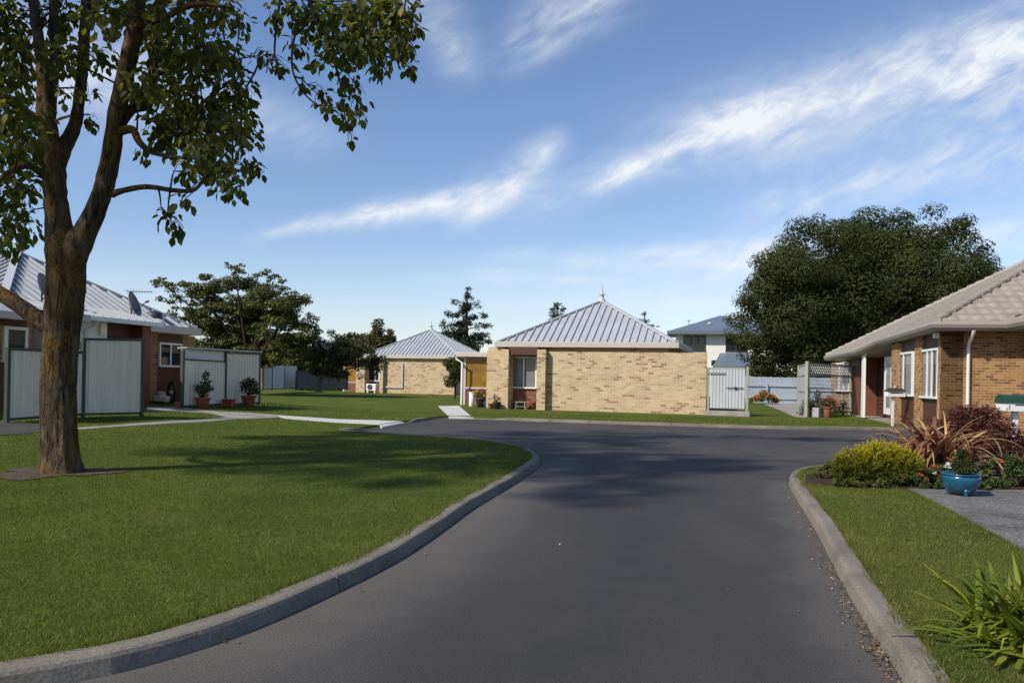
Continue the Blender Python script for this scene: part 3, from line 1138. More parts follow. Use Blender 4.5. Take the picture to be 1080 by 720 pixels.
part('lower_panel', mb, M['brick_red'], hc, True)
mb = MB().fbox(FC, uPL1, uPR0, -.20, .455, wz1 + .10, zb - .006)
part('lintel_board', mb, M['timber'], hc)
part('recess_board', MB().fbox(FC, uPL1, uPR0, .42, .452, wz0 - .05, wz1 + .09), M['timber'], hc)
window(FC, hc, wu0, wu1, wz0, wz1, .415, (0.5,), .06, ((0.02, .44), (.56, .98)))
# porch on the left
vp = 3.0
pz1, pz0 = FC.pix(498, 371.3, vp - .3)[1], FC.pix(498, 376.2, vp - .3)[1]
a0 = FC.pu(480.5, vp - .3, 374)
mb = MB().fbox(FC, a0, uw0 + .3, vp - .3, vp + 3.2, pz0, pz1)
part('porch_roof', mb, M['fascia'], hc, bevel=.02)
s0, s1 = FC.pu(491.5, vp, 400), FC.pu(513.6, vp, 400) + .35
az1, az0 = FC.pix(502, 377, vp)[1], FC.pix(502, 408, vp)[1]
part('amber_screen', MB().fbox(FC, s0, s1, vp, vp + .03, az0, az1), M['amber'], hc)
mb = MB()
mb.fbox(FC, s0 - .02, s1, vp - .05, vp + .08, az0 - .09, az0)
mb.fbox(FC, s0 - .11, s0, vp - .05, vp + .08, .05, pz0)
mb.fbox(FC, s0, s1, vp - .04, vp + .06, az1, pz0)
part('screen_frame', mb, M['fascia'], hc)
part('screen_base', MB().fbox(FC, s0, s1, vp, vp + .1, .05, az0 - .092), M['brick_red'], hc, True)
ud = FC.pu(487.3, vp - .35, 400)
ut = FC.pu(481.5, vp - .35, 376)
downpipe(hc, [FC.w(ut, vp - .37, pz0 - .02), FC.w(ut, vp - .37, pz0 - .10), FC.w(ud, vp - .37, pz0 - .26), FC.w(ud, vp - .37, .06)], .05)

# ------------------------------------------------------------------ the brick house further back on the left
p = G(480, 416.8)
FB = Frame(p.x, p.y, -17)
hb = thing('brick_house', 'farther cream brick house with an air conditioner, seen beyond the lawn', 'house', FB.w(0, 0, LAWN), FB.a)
W2 = 7.2
zb2 = FB.pix(440, 378.0, -.12)[1]
zt2 = zb2 + .2
za2 = zt2 + 2.05
hip_roof(hb, FB, -W2 + .25, .25, -.12, W2 - .12, zb2, zt2, za2, 0.285)
qL0, qL1 = FB.pu(375.2, -.28, 400), FB.pu(384.5, -.28, 400)
qR0, qR1 = FB.pu(400.2, -.28, 400), FB.pu(403.8, -.28, 400)
mb = MB()
mb.fbox(FB, qR1, 0, 0, W2 - .6, 0, zb2 - .003)
mb.fbox(FB, qL1, qR1, .46, W2 - .6, 0, zb2 - .004)
mb.fbox(FB, qL0, qL1 + .02, .30, W2 - .6, 0, zb2 - .006)
part('wall', mb, M['brick_cream'], hb, True)
for a, b in ((qL0, qL1), (qR0, qR1)):
    part('pier', MB().fbox(FB, a, b, -.28, .45, 0, zb2 - .03), M['brick_cream'], hb, True)
bz1, bz0 = FB.pix(394, 384, .4)[1], FB.pix(394, 401, .4)[1]
window(FB, hb, FB.pu(389.3, .4), FB.pu(399.6, .4), bz0, bz1, .415, (0.62,), .07, ())
part('lower_panel', MB().fbox(FB, qL1, qR0, .40, .452, 0.02, bz0 - .08), M['brick_red'], hb, True)
part('recess_board', MB().fbox(FB, qL1, qR0, .425, .452, bz0 - .07, zb2 - .05), M['timber'], hb)
# porch screen
k0, k1 = FB.pu(363.5, .6), FB.pu(375.5, .6)
kz1, kz0 = FB.pix(370, 383, .6)[1], FB.pix(370, 402.5, .6)[1]
part('amber_screen', MB().fbox(FB, k0, k1, .6, .64, kz0, kz1), M['amber'], hb)
part('screen_base', MB().fbox(FB, k0, k1, .6, .7, 0, kz0 - .08), M['brick_red'], hb, True)
mb = MB()
mb.fbox(FB, k0 - .12, k0, .56, .72, 0, zb2 - .1)
mb.fbox(FB, k0, k1, .57, .71, kz0 - .08, kz0)
mb.fbox(FB, k0 - .3, k1, .4, 3.5, kz1, kz1 + .22)
part('screen_frame', mb, M['fascia'], hb)
# pale conduit on the wall
cu, cz1 = FB.pix(424.6, 383, -.05)
_, cz0 = FB.pix(424.6, 409.2, -.05)
cul = FB.pu(404.2, -.05, 409)
mb = MB()
mb.fbox(FB, cu - .06, cu + .06, -.09, -.003, cz0, cz1)
mb.fbox(FB, cul, cu - .062, -.09, -.003, cz0, cz0 + .13)
part('conduit', mb, M['fascia'], hb)
# air conditioner standing by the window
ax, az = FB.pix(396, 413.8, -.35)
ac = thing('air_conditioner', 'white air conditioner unit under the window of the farther brick house', 'air conditioner', FB.w(ax, -.35, LAWN), FB.a)
e0, e1 = FB.pu(386.3, -.5), FB.pu(396.3, -.5)
zA = FB.pix(391, 404.6, -.5)[1]
part('casing', MB().fbox(FB, e0, e1, -.5, -.17, .26, zA), M['white'], ac, bevel=.02)
mb = MB()
em = e0 + (e1 - e0) * .40
zm = (.26 + zA) / 2
rr = (zA - .26) * .40
for k in range(7):
    r = rr * (k + 1) / 7
    mb.tube([FB.w(em + r * math.cos(t), -.508, zm + r * math.sin(t)) for t in [2 * math.pi * i / 20 for i in range(21)]], .006, 5, cap=False)
part('fan_grille', mb, M['darkmetal'], ac)
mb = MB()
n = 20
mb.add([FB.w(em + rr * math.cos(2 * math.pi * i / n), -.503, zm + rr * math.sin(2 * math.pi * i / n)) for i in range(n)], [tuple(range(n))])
part('fan_recess_shade', mb, M['dishgrey'], ac)  # flat disc on the casing, coloured for the shade behind the grille
for u in (e0 + .1, e1 - .1):
    part('leg', MB().fbox(FB, u - .05, u + .05, -.48, -.2, .02, .258), M['white'], ac)

# ------------------------------------------------------------------ the shaded house on the left
ec = at(207.5, 350.0, 26.0)
FL = Frame(ec.x, ec.y, 73)
hl = thing('brick_house', 'shaded brick house with satellite dishes on its grey roof behind the big tree', 'house', FL.w(0, 0, T(ec.x, ec.y) + LAWN), FL.a)
WL = 7.1
zt3 = ec.z + .08
zb3 = ec.z - .12
za3 = zt3 + 2.05
hip_roof(hl, FL, -WL, 0, 0.0, WL, zb3, zt3, za3, 0.30)
GL = 0.15
wv = .38
x0 = FL.pu(204.5, wv, 400)
mb = MB()
mb.fbox(FL, -WL - 6, x0, wv, WL - .4, GL, zb3 - .004)
part('wall', mb, M['brick_tan'], hl, True)
f0, f1 = FL.pu(167.5, wv, 380), FL.pu(188.5, wv, 380)
fz1, fz0 = FL.pix(178, 363.6, wv)[1], FL.pix(178, 385, wv)[1]
g0, g1 = FL.pu(166.3, wv, 380), FL.pu(192.0, wv, 380)
part('lower_panel', MB().fbox(FL, g0, g1, wv - .012, wv - .002, GL, fz0 - .07), M['timber'], hl)
part('upper_panel', MB().fbox(FL, g0, g1, wv - .012, wv - .002, fz1 + .07, zb3 - .02), M['timber'], hl)
w = window(FL, hl, f0, f1, fz0, fz1, wv - .014, (0.5,), .06, (), 'darkglass')
mb = MB()
n = 40
vs = []
for i in range(n + 1):
    u = f0 + (f1 - f0) * i / n
    d = wv - .036 + .006 * math.sin(i * 1.7)
    vs += [FL.w(u, d, fz0), FL.w(u, d, fz0 + (fz1 - fz0) * .5)]
mb.add(vs, [(2 * i, 2 * i + 2, 2 * i + 3, 2 * i + 1) for i in range(n)], True)
part('curtain', mb, M['curtain'], w)
# the porch block standing forward
pv = -.75
b1 = FL.pu(158.5, pv, 400)
bm = FL.pu(112, pv, 400)
b0 = FL.pu(60, pv, 400)
gz = FL.pix(171, 341.6, -1.05)[1]
mb = MB()
mb.fbox(FL, bm, FL.pu(149.5, pv, 400), pv + .35, wv - .01, GL, gz - .03)
part('porch_recess', mb, M['timber'], hl)
part('doorway_shade', MB().fbox(FL, FL.pu(116, pv, 380), FL.pu(142, pv, 380), pv + .34, pv + .348, GL, FL.pix(130, 355, pv)[1]), M['room_shade'], hl)  # flat sheet painted dark in place of the shaded opening
part('porch_post', MB().fbox(FL, FL.pu(149.5, pv, 400), b1, pv, wv - .012, GL, gz - .03), M['cedar'], hl)
part('white_panel', MB().fbox(FL, b0, bm, pv, wv - .014, GL, gz - .03), M['whitewall'], hl)
gu1 = FL.pu(171.4, -1.05, 341)
gu0 = FL.pu(60, -1.05, 340)
mb = MB()
mb.add([FL.w(gu0, -1.0, gz + .02), FL.w(gu1, -1.0, gz + .02), FL.w(gu1, .6, zt3 + .36), FL.w(gu0, .6, zt3 + .36),
        FL.w(gu0, -1.0, gz - .0), FL.w(gu1, -1.0, gz - .0), FL.w(gu1, .6, zt3 + .30), FL.w(gu0, .6, zt3 + .30)],
       [(0, 1, 2, 3), (7, 6, 5, 4), (0, 4, 5, 1), (1, 5, 6, 2), (3, 2, 6, 7), (0, 3, 7, 4)])
for k in range(int((gu1 - gu0) / .3)):
    u = gu1 - .05 - k * .3
    mb.bar(FL.w(u, -1.0, gz + .04), FL.w(u, .6, zt3 + .38), .035, .045)
part('porch_roof', mb, M['roof_metal'], hl)
part('porch_gutter', MB().fbox(FL, gu0, gu1 + .02, -1.12, -1.002, gz - .10, gz + .03), M['white'], hl, bevel=.02)
part('beam_end', MB().fbox(FL, FL.pu(74, -1.5, 335), FL.pu(96, -1.5, 335), -1.5, -1.13, FL.pix(90, 339.5, -1.5)[1], FL.pix(90, 331.5, -1.5)[1]), M['fascia'], hl)
pd = FL.pu(91, pv - .06, 345)
pe = FL.pu(103, -1.06, 343)
downpipe(hl, [FL.w(pe, -1.06, gz - .1), FL.w(pe, -1.02, gz - .2), FL.w(pd, pv - .06, gz - .33), FL.w(pd, pv - .06, GL)], .045)
mt = MB()
mu, mz = FL.pix(107, 347, pv)
mt.fbox(FL, mu - .1, mu + .1, pv - .09, pv - .003, mz - .18, mz + .18)
part('meter_box', mt, M['greymetal'], hl, bevel=.01)
# small window beside the trunk, and the nearer bay left of the trunk
window(FL, hl, FL.pu(77, pv, 365), FL.pu(86, pv, 365), FL.pix(82, 369, pv)[1], FL.pix(82, 361, pv)[1], pv - .005, (), .05, ((0, 1),))
nv = -.9
FLn = FL
n1 = FL.pu(33, nv, 380)
mb = MB()
mb.fbox(FL, -WL - 9, n1, nv, wv - .016, GL, FL.pix(20, 331, nv)[1])
part('bay_wall', mb, M['brick_tan'], hl, True)
bu0, bu1 = FL.pu(4.5, nv, 360), FL.pu(24, nv, 360)
cz1, cz0 = FL.pix(12, 347.5, nv)[1], FL.pix(12, 379, nv)[1]
window(FL, hl, bu0, bu1, cz0, cz1, nv - .016, (0.0,), .07, ((0, 1),), 'darkglass')
part('bay_panel', MB().fbox(FL, FL.pu(-30, nv, 380), FL.pu(27, nv, 380), nv - .012, nv - .002, GL, cz0 - .08), M['timber'], hl)
part('bay_lintel', MB().fbox(FL, FL.pu(-30, nv, 380), FL.pu(27, nv, 380), nv - .012, nv - .002, cz1 + .08, FL.pix(20, 332, nv)[1]), M['timber'], hl)
bz = FL.pix(20, 330, nv - .4)[1]
be = FL.pu(44, nv - .4, 335)
mb = MB()
mb.add([FL.w(-WL - 9, nv - .5, bz), FL.w(be, nv - .5, bz), FL.w(be, 1.0, bz + .82), FL.w(-WL - 9, 1.0, bz + .82),
        FL.w(-WL - 9, nv - .5, bz - .04), FL.w(be, nv - .5, bz - .04), FL.w(be, 1.0, bz + .76), FL.w(-WL - 9, 1.0, bz + .76)],
       [(0, 1, 2, 3), (7, 6, 5, 4), (0, 4, 5, 1), (1, 5, 6, 2), (3, 2, 6, 7), (0, 3, 7, 4)])
part('bay_roof', mb, M['roof_metal'], hl)
part('bay_gutter', MB().fbox(FL, -WL - 9, be, nv - .62, nv - .502, bz - .17, bz + .01), M['fascia'], hl, bevel=.02)


def on_roof(px, py):
    """point where the ray meets the visible slope of the left roof"""
    dx, dz = ray(px, py)
    k = (za3 - zt3) / (WL / 2)
    best = None
    for i in range(2000):
        Y = 15 + i * .01
        q = Vector((dx * Y, Y)) - FL.o
        v = q.dot(FL.n)
        z = EYE + dz * Y
        if v > 0 and z <= zt3 + k * v:
            best = Vector((dx * Y, Y, zt3 + k * v))
            break
    return best or at(px, py, 24)


def dish(px, py, yaw, tilt, r, label):
    b = on_roof(px, py)
    t = thing('satellite_dish', label, 'satellite dish', b)
    head = b + Vector((0, 0, r * 1.05 + .06))
    aim = Vector((math.cos(yaw) * math.cos(tilt), math.sin(yaw) * math.cos(tilt), math.sin(tilt)))
    rot = aim.to_track_quat('Z', 'Y').to_matrix().to_4x4()
    mb = MB().lathe((0, 0, 0), [(0.001, -.012), (r * .3, -.006), (r * .6, .035), (r * .85, .075), (r, .11), (r * 1.01, .105), (r * .85, .06), (r * .6, .02), (r * .3, -.02), (.001, -.028)], 28)
    mb.v = [tuple(Matrix.Translation(head) @ rot @ Vector(v)) for v in mb.v]
    part('reflector', mb, M['dishgrey'], t)
    part('mast', MB().tube([b - Vector((0, 0, .05)), b + Vector((0, 0, r * .8)), head - aim * .03], .022, 8), M['darkmetal'], t)
    f = head + aim * r * 1.1 + Vector((0, 0, -.05))
    part('feed_arm', MB().tube([head - Vector((0, 0, r * .85)), f], .012, 6).tube([f - aim * .0, f + aim * .1], .035, 8), M['darkmetal'], t)


dish(138.5, 338, R(6), R(20), .38, 'grey satellite dish standing clear of the trunk near the gutter')
dish(44, 322, R(6), R(20), .38, 'grey satellite dish partly hidden behind the big tree trunk')
b = on_roof(163, 335)
t = thing('roof_vent', 'dark domed vent low on the shaded grey roof', 'roof vent', b)
part('cowl', MB().lathe(b, [(.24, -.12), (.25, .04), (.22, .14), (.12, .20), (.001, .22)], 18), M['darkmetal'], t)
part('flashing', MB().lathe(b, [(.36, -.16), (.30, -.08), (.25, -.04)], 18), M['greymetal'], t)
b = on_roof(138, 318) if False else at(140, 318, 27.4)
t = thing('tv_antenna', 'thin television antenna above the roof of the shaded house', 'antenna', (b.x, b.y, b.z - .9))
part('mast', MB().tube([(b.x, b.y, b.z - .9), (b.x, b.y, b.z + .40)], .014, 6), M['steel'], t)
bx = Vector((b.x, b.y, b.z + .35))
part('boom', MB().tube([bx + Vector((-.22, 0, 0)), bx + Vector((.62, .1, 0))], .011, 6), M['steel'], t)
mb = MB()
for k in range(9):
    c = bx + Vector((-.2 + .1 * k, .012 * k, 0))
    h = .22 - .012 * k
    mb.tube([c + Vector((0, 0, -h * .5)), c + Vector((0, 0, h * .5))], .006, 5)
    mb.tube([c + Vector((0, -h, 0)), c + Vector((0, h, 0))], .006, 5)
part('element', mb, M['steel'], t)

# ------------------------------------------------------------------ the tiled house on the right
k0 = at(987, 348.5, 20.3)
FR = Frame(k0.x, k0.y, -13)
hr = thing('brick_house', 'tan brick house with beige tiled roof and white downpipe on the right', 'house', FR.w(0, 0, LAWN), FR.a)
RZ = k0.z
TH = 0.20


def P3(px, pyb, Y):
    return at(px, pyb, Y)


K0 = Vector((k0.x, k0.y, RZ + TH))
K1 = at(924, 365.5, 27.8) + Vector((0, 0, TH))
K2 = at(903, 374.8, 29.5) + Vector((0, 0, TH))
K3 = at(872, 380.8, 35.5) + Vector((0, 0, TH))
ku = FR.pu(1066, 0, 345)
AP = Vector((20.15, 26.1, 7.05))
pitch = .55


def tile_rows(mb, low, high_of, nc, spacing=.15):
    pass


def tiles_fan(eave, apex, nc, s_max=1.0):
    mb = MB()
    segs = [(b - a).length for a, b in zip(eave[:-1], eave[1:])]
    tot = sum(segs)

    def ev(t):
        d = t * tot
        for i, sgm in enumerate(segs):
            if d <= sgm or i == len(segs) - 1:
                return eave[i].lerp(eave[i + 1], min(1, d / sgm))
            d -= sgm
    for c in range(nc):
        sa, sb = c / nc * s_max, (c + 1) / nc * s_max
        n = max(3, int(tot * (1 - sa) / .075))
        vs = []
        for i in range(n + 1):
            t = i / n
            e = ev(t)
            wv_ =   .030 * abs(math.sin(math.pi * (t * tot * (1 - sa)) / .30))
            a = e.lerp(apex, sa)
            bq = e.lerp(apex, sb)
            vs += [a + Vector((0, 0, -.01)), a + Vector((0, 0, .07 + wv_)), bq + Vector((0, 0, .004 + wv_))]
        fs = []
        for i in range(n):
            fs += [(3 * i, 3 * i + 3, 3 * i + 4, 3 * i + 1), (3 * i + 1, 3 * i + 4, 3 * i + 5, 3 * i + 2)]
        mb.add(vs, fs)
    return mb


def tiles_plane(fr, u_lo, u_hi, z0, k, s_max, course=.34):
    """courses going up from v=0; u limits are functions of the run s"""
    mb = MB()
    nc = int(s_max / course)
    for c in range(nc):
        sa, sb = c * course, (c + 1) * course
        la, ha, lb, hb_ = u_lo(sa), u_hi(sa), u_lo(sb), u_hi(sb)
        us = np.arange(min(la, lb), max(ha, hb_) + .075, .05)
        vs = []
        for u in us:
            w_ =   .030 * abs(math.sin(math.pi * u / .30))
            ua, ub = min(max(u, la), ha), min(max(u, lb), hb_)
            vs += [fr.w(ua, sa, z0 + k * sa - .01), fr.w(ua, sa, z0 + k * sa + .07 + w_), fr.w(ub, sb, z0 + k * sb + .004 + w_)]
        fs = []
        for i in range(len(us) - 1):
            fs += [(3 * i, 3 * i + 3, 3 * i + 4, 3 * i + 1), (3 * i + 1, 3 * i + 4, 3 * i + 5, 3 * i + 2)]
        mb.add(vs, fs)
    return mb


mb = tiles_fan([K3, K2, K1, K0], AP, 24)
m2 = tiles_plane(FR, lambda s: s, lambda s: ku + s, RZ + TH, pitch, 7.5)
mb.add(m2.v, m2.f)
kc = FR.w(ku, 0, 0)
FW = Frame(kc.x, kc.y, -103)
m3 = tiles_plane(FW, lambda s: -s, lambda s: 7.0, RZ + TH, pitch, 6.0)
mb.add(m3.v, m3.f)
# far slopes so that the roof is closed behind
FARC = Vector((AP.x + (AP.x - K0.x), AP.y + (AP.y - K0.y), RZ + TH))
mb.add([K3, AP, FARC + Vector((0, 0, 0))], [(0, 1, 2)])
part('roof', mb, M['roof_tile'], hr)
hbm = MB()
hipd = (FR.u + FR.n).normalized()
hp = [K0 + Vector((hipd.x * d, hipd.y * d, pitch * d / math.sqrt(2) + .05)) for d in np.arange(.05, 11, .33)]
for a, b in zip(hp[:-1], hp[1:]):
    hbm.tube([a + Vector((0, 0, .02)), b], [.105, .085], 8)
hq = [K3.lerp(AP, t) + Vector((0, 0, .05)) for t in np.linspace(0.0, 1, 36)]
for a, b in zip(hq[:-1], hq[1:]):
    hbm.tube([a + Vector((0, 0, .02)), b], [.105, .085], 8)
part('ridge_cap', hbm, M['roof_tile'], hr)
# valley gutter
vb = MB()
a = FR.w(ku, 0, RZ + TH + .06)
b = FR.w(ku + 6, 6, RZ + TH + .06 + pitch * 6)
vb.bar(a, b, .20, .015)
part('valley', vb, M['darkmetal'], hr)
# gutters
gm = MB()


def gutter(pa, pb, w_=.12):
    d = (pb - pa)
    d2 = Vector((d.x, d.y)).normalized()
    nn = Vector((-d2.y, d2.x))     # left of travel is outside when walking far -> near
    return nn


pts = [K3, K2, K1, K0]
prof = [(0.0, 0.02), (.13, 0.02), (.135, -.05), (.10, -.13), (.03, -.20), (0.0, -.20)]


def sweep_gutter(mb, pts, side):
    path = [Vector((p.x, p.y)) for p in pts]
    rows = []
    for i, p in enumerate(pts):
        if 0 < i < len(pts) - 1:
            d1 = (path[i] - path[i - 1]).normalized()
            d2 = (path[i + 1] - path[i]).normalized()
            n1, n2 = Vector((-d1.y, d1.x)), Vector((-d2.y, d2.x))
            nn = (n1 + n2)
            nn = nn / (nn.length * max(.35, nn.normalized().dot(n1)))
        else:
            d1 = (path[min(i + 1, len(path) - 1)] - path[max(i - 1, 0)]).normalized()
            nn = Vector((-d1.y, d1.x))
        nn = nn * side
        rows.append([Vector((p.x + nn.x * o, p.y + nn.y * o, p.z + z)) for o, z in prof])
    k = len(prof)
    vs = [v for r in rows for v in r]
    fs = [(i * k + a, (i + 1) * k + a, (i + 1) * k + (a + 1) % k, i * k + (a + 1) % k) for i in range(len(pts) - 1) for a in range(k)]
    mb.add(vs, fs)
    mb.add(rows[0], [tuple(range(k))])
    mb.add(rows[-1], [tuple(range(k))])


K5 = FR.w(ku, 0, RZ + TH)
K6 = FW.w(7.0, 0, RZ + TH)
sweep_gutter(gm, [K3, K2, K1, K0, K5, K6], -1)
part('gutter', gm, M['gutter'], hr)
# soffits
so_ = MB()
zs = RZ + .015
IN = .62
so_.add([FR.w(0, 0, zs), FR.w(ku, 0, zs), FR.w(ku, IN + .1, zs), FR.w(0, IN + .1, zs)], [(0, 1, 2, 3)])
kk1 = Vector((K1.x, K1.y, K1.z - TH + .015))
kk2 = Vector((K2.x, K2.y, K2.z - TH + .015))
kk3 = Vector((K3.x, K3.y, K3.z - TH + .015))
ofs = Vector((FR.u.x * 2.2, FR.u.y * 2.2, 0))
so_.add([Vector((K0.x, K0.y, zs)), kk1, kk1 + ofs, Vector((K0.x, K0.y, zs)) + ofs], [(0, 1, 2, 3)])
so_.add([kk1, kk2, kk2 + ofs, kk1 + ofs], [(0, 1, 2, 3)])
so_.add([kk2, kk3, kk3 + ofs, kk2 + ofs], [(0, 1, 2, 3)])
so_.add([FW.w(0, 0, zs), FW.w(7, 0, zs), FW.w(7, .6, zs), FW.w(0, .6, zs)], [(0, 1, 2, 3)])
part('soffit', so_, M['gutter'], hr)
# walls : front
cu_ = FR.pu(991.5, .55, 400)
FA = Frame(*(FR.o + FR.u * cu_ + FR.n * .55), -103)
mb = MB()
mb.fbox(FR, cu_, ku + .75, .55, .80, .02, RZ + .01)
wk = FR.o + FR.u * (ku + .75) + FR.n * .55
FWw = Frame(wk.x, wk.y, -103)
mb.fbox(FWw, 0.002, 6.5, 0, .2, .02, RZ + .012)
part('wall', mb, M['brick_tan'], hr, True)


def ua(px, v=0.0):
    return FA.pu(px, v, 400)


zA = RZ + .012
for a, b in ((964.9, 971.6), (940.3, 948.8)):
    part('pier', MB().fbox(FA, ua(a), ua(b), -.015, .30, .02, zA), M['brick_tan'], hr, True)
bw = MB()
bw.fbox(FA, ua(948.8), ua(964.9), .06, .12, .02, zA - .002)
bw.fbox(FA, ua(971.6), -.255, .06, .12, .02, zA - .002)
part('timber_panel', bw, M['timber'], hr)
cb = MB()
cb.fbox(FA, -.25, 0.0, 0.002, .55, .02, zA - .001)
part('corner_wall', cb, M['brick_tan'], hr, True)
window(FA, hr, ua(974.0, .06), -.30, FA.pix(982, 417.7, .06)[1], FA.pix(982, 370.2, .06)[1], .058, (.36, .66), .06, ((0.0, .30), (.40, .62), (.8, 1.0)))
window(FA, hr, ua(950.7, .06), ua(963.6, .06), FA.pix(957, 415.5, .06)[1], FA.pix(957, 373.4, .06)[1], .058, (.30,), .06, ((0.0, .28), (.42, 1.0)))
# porch recess with weatherboards and the door
rv = .75
tw = MB()
ua0, ua1 = ua(897.5, rv), ua(941, rv)
zz = .1
while zz < zA - .05:
    h = min(.16, zA - zz)
    tw.add([FA.w(ua0, rv, zz), FA.w(ua1, rv, zz), FA.w(ua1, rv + .022, zz + h), FA.w(ua0, rv + .022, zz + h),
            FA.w(ua0, rv + .06, zz), FA.w(ua1, rv + .06, zz), FA.w(ua1, rv + .06, zz + h), FA.w(ua0, rv + .06, zz + h)],
           [(0, 1, 2, 3), (0, 4, 5, 1), (3, 2, 6, 7), (4, 7, 6, 5)])
    zz += h
part('weatherboards', tw, M['timber'], hr)
part('porch_side', MB().fbox(FA, ua(940.3), ua(940.3) + .1, .302, rv + .1, .02, zA - .004), M['timber'], hr)
dv = .42
d0, d1 = ua(932.3, dv), ua(940.2, dv)
dz1, dz0 = FA.pix(936, 376, dv)[1], FA.pix(936, 437, dv)[1]
do = part('door', MB().fbox(FA, d0, d1, dv, dv + .05, max(dz0, .12), dz1), M['white'], hr, bevel=.01)
dm = d0 + (d1 - d0) * .15
part('glazing', MB().fbox(FA, d0 + (d1 - d0) * .35, d1 - .15, dv - .008, dv - .002, .5, dz1 - .15), M['glass'], do)
part('handle', MB().tube([FA.w(dm, dv, 1.1), FA.w(dm, dv - .07, 1.1), FA.w(dm + .13, dv - .07, 1.1)], .016, 8), M['darkmetal'], do)
part('porch_post', MB().fbox(FA, ua(910.9, -.2) - .22, ua(910.9, -.2) + .22, -.24, -.17, .10, FA.pix(910, 372, -.2)[1]), M['white'], hr, bevel=.008)
part('porch_pier', MB().fbox(FA, ua(897.6, .1), ua(906.5, .1), .1, rv - .002, .02, FA.pix(900, 374, .1)[1]), M['cedar'], hr)
# farther part behind the trellis
fb = MB()
fb.fbox(FA, ua(876.5, .2), ua(880.5, .2), .2, .6, .02, kk3.z)
fb.fbox(FA, ua(880.5, .2), ua(897, .2), .32, .6, .02, kk3.z - .01)
part('rear_wall', fb, M['brick_tan'], hr, True)
window(FA, hr, ua(881.5, .3), ua(896, .3), FA.pix(888, 411, .3)[1], FA.pix(888, 384, .3)[1], .3, (.33, .66), .07, ((0, 1),), 'glass', (.72,))
# downpipe and a floodlight under the eave
dpu = FR.pu(1021.3, .47, 400)
gpu = FR.pu(1026, .05, 352)
downpipe(hr, [FR.w(gpu, -.02, RZ + .0), FR.w(gpu, .0, RZ - .06), FR.w(dpu, .46, RZ - .30), FR.w(dpu, .49, RZ - .36), FR.w(dpu, .49, .3)], .045)
part('pipe_shoe', MB().tube([FR.w(dpu, .49, .32), FR.w(dpu, .49, .14)], .052, 8), M['white'], hr)
su, sz = FA.pix(987, 355, -.1)
part('sensor_light', MB().fbox(FA, su - .07, su + .07, -.16, -.02, RZ - .16, RZ - .02), M['white'], hr, bevel=.02)

# ------------------------------------------------------------------ white two storey house beyond
YH = 72
pw = at(712, 400, YH)
FH = Frame(pw.x, pw.y, -12)
h2 = thing('two_storey_house', 'white two storey house with blue grey roof rising beyond the gate', 'house', (pw.x, pw.y, 0), FH.a)
ez1, ez0 = FH.pix(712, 349.0, -.6)[1], FH.pix(712, 352.2, -.6)[1]
hu = FH.pu(705, -.6, 350)
part('wall', MB().fbox(FH, 0, 8.6, 0, 9, 0, ez0 + .05), M['whitewall'], h2)
rv0, rv1, ru1 = -.7, 9.7, 9.3
rz = FH.pix(771, 333, 4.5)[1]
rm = MB()
rm.add([FH.w(hu, rv0, ez1), FH.w(ru1, rv0, ez1), FH.w(ru1, rv1, ez1), FH.w(hu, rv1, ez1), FH.w(hu + 4.6, 4.5, rz), FH.w(ru1 - 4.6, 4.5, rz)],
       [(0, 1, 5, 4), (1, 2, 5), (2, 3, 4, 5), (3, 0, 4), (3, 2, 1, 0)])
nseg = 34
rr_ = part('roof', rm, M['roof_blue'], h2)
fm = MB()
fm.fbox(FH, hu - .1, ru1 + .1, rv0 - .12, rv0, ez0, ez1 + .03)
fm.fbox(FH, hu - .12, hu, rv0 + .002, rv1, ez0, ez1 + .03)
part('gutter', fm, M['roof_blue'], h2)
uvn, vz = FH.pix(748.5, 343, 1.5)
part('flue', MB().tube([FH.w(uvn, 1.5, vz - .5), FH.w(uvn, 1.5, vz + .1)], .12, 10).lathe(FH.w(uvn, 1.5, vz + .1), [(.2, 0), (.2, .08), (.02, .22)], 10), M['fascia'], rr_)
part('aerial', MB().tube([FH.w(FH.pu(726.5, 1, 340), 1.0, ez1), FH.w(FH.pu(726.5, 1, 340), 1.0, FH.pix(726.5, 338, 1)[1])], .03, 6).tube([FH.w(FH.pu(724.8, 1, 340), 1.0, FH.pix(726.5, 338, 1)[1]), FH.w(FH.pu(728, 1, 340), 1.0, FH.pix(726.5, 338, 1)[1])], .04, 6), M['steel'], rr_)
z1w, z0w = FH.pix(732, 355.2, 0)[1], FH.pix(732, 369.2, 0)[1]
window(FH, h2, FH.pu(722, 0, 360), FH.pu(743, 0, 360), z0w, z1w, 0, (.33, .68), .09, ((0.7, .98),), 'darkglass', (), 'darkmetal')
window(FH, h2, FH.pu(766.5, 0, 360), FH.pu(786, 0, 360), z0w, z1w, 0, (.5,), .09, (), 'darkglass', (), 'darkmetal')
lz1, lz0 = FH.pix(770, 377, -3)[1], FH.pix(770, 386, -3)[1]
lm = MB()
la, lb = FH.pu(752, -3, 384), FH.pu(796, -3, 384)
lm.add([FH.w(la, -3, lz0), FH.w(lb, -3, lz0), FH.w(lb, -.002, lz1 + .5), FH.w(la + .7, -.002, lz1 + .5), FH.w(la, -3, lz0 - .25), FH.w(lb, -3, lz0 - .25), FH.w(lb, -.002, lz0 - .25), FH.w(la + .7, -.002, lz0 - .25)],
       [(0, 1, 2, 3), (0, 4, 5, 1), (1, 5, 6, 2), (3, 7, 4, 0), (4, 7, 6, 5)])
part('lower_roof', lm, M['roof_blue'], h2)
part('lower_wall', MB().fbox(FH, la + .4, lb - .3, -2.5, -.01, 0, lz0 - .252), M['whitewall'], h2)
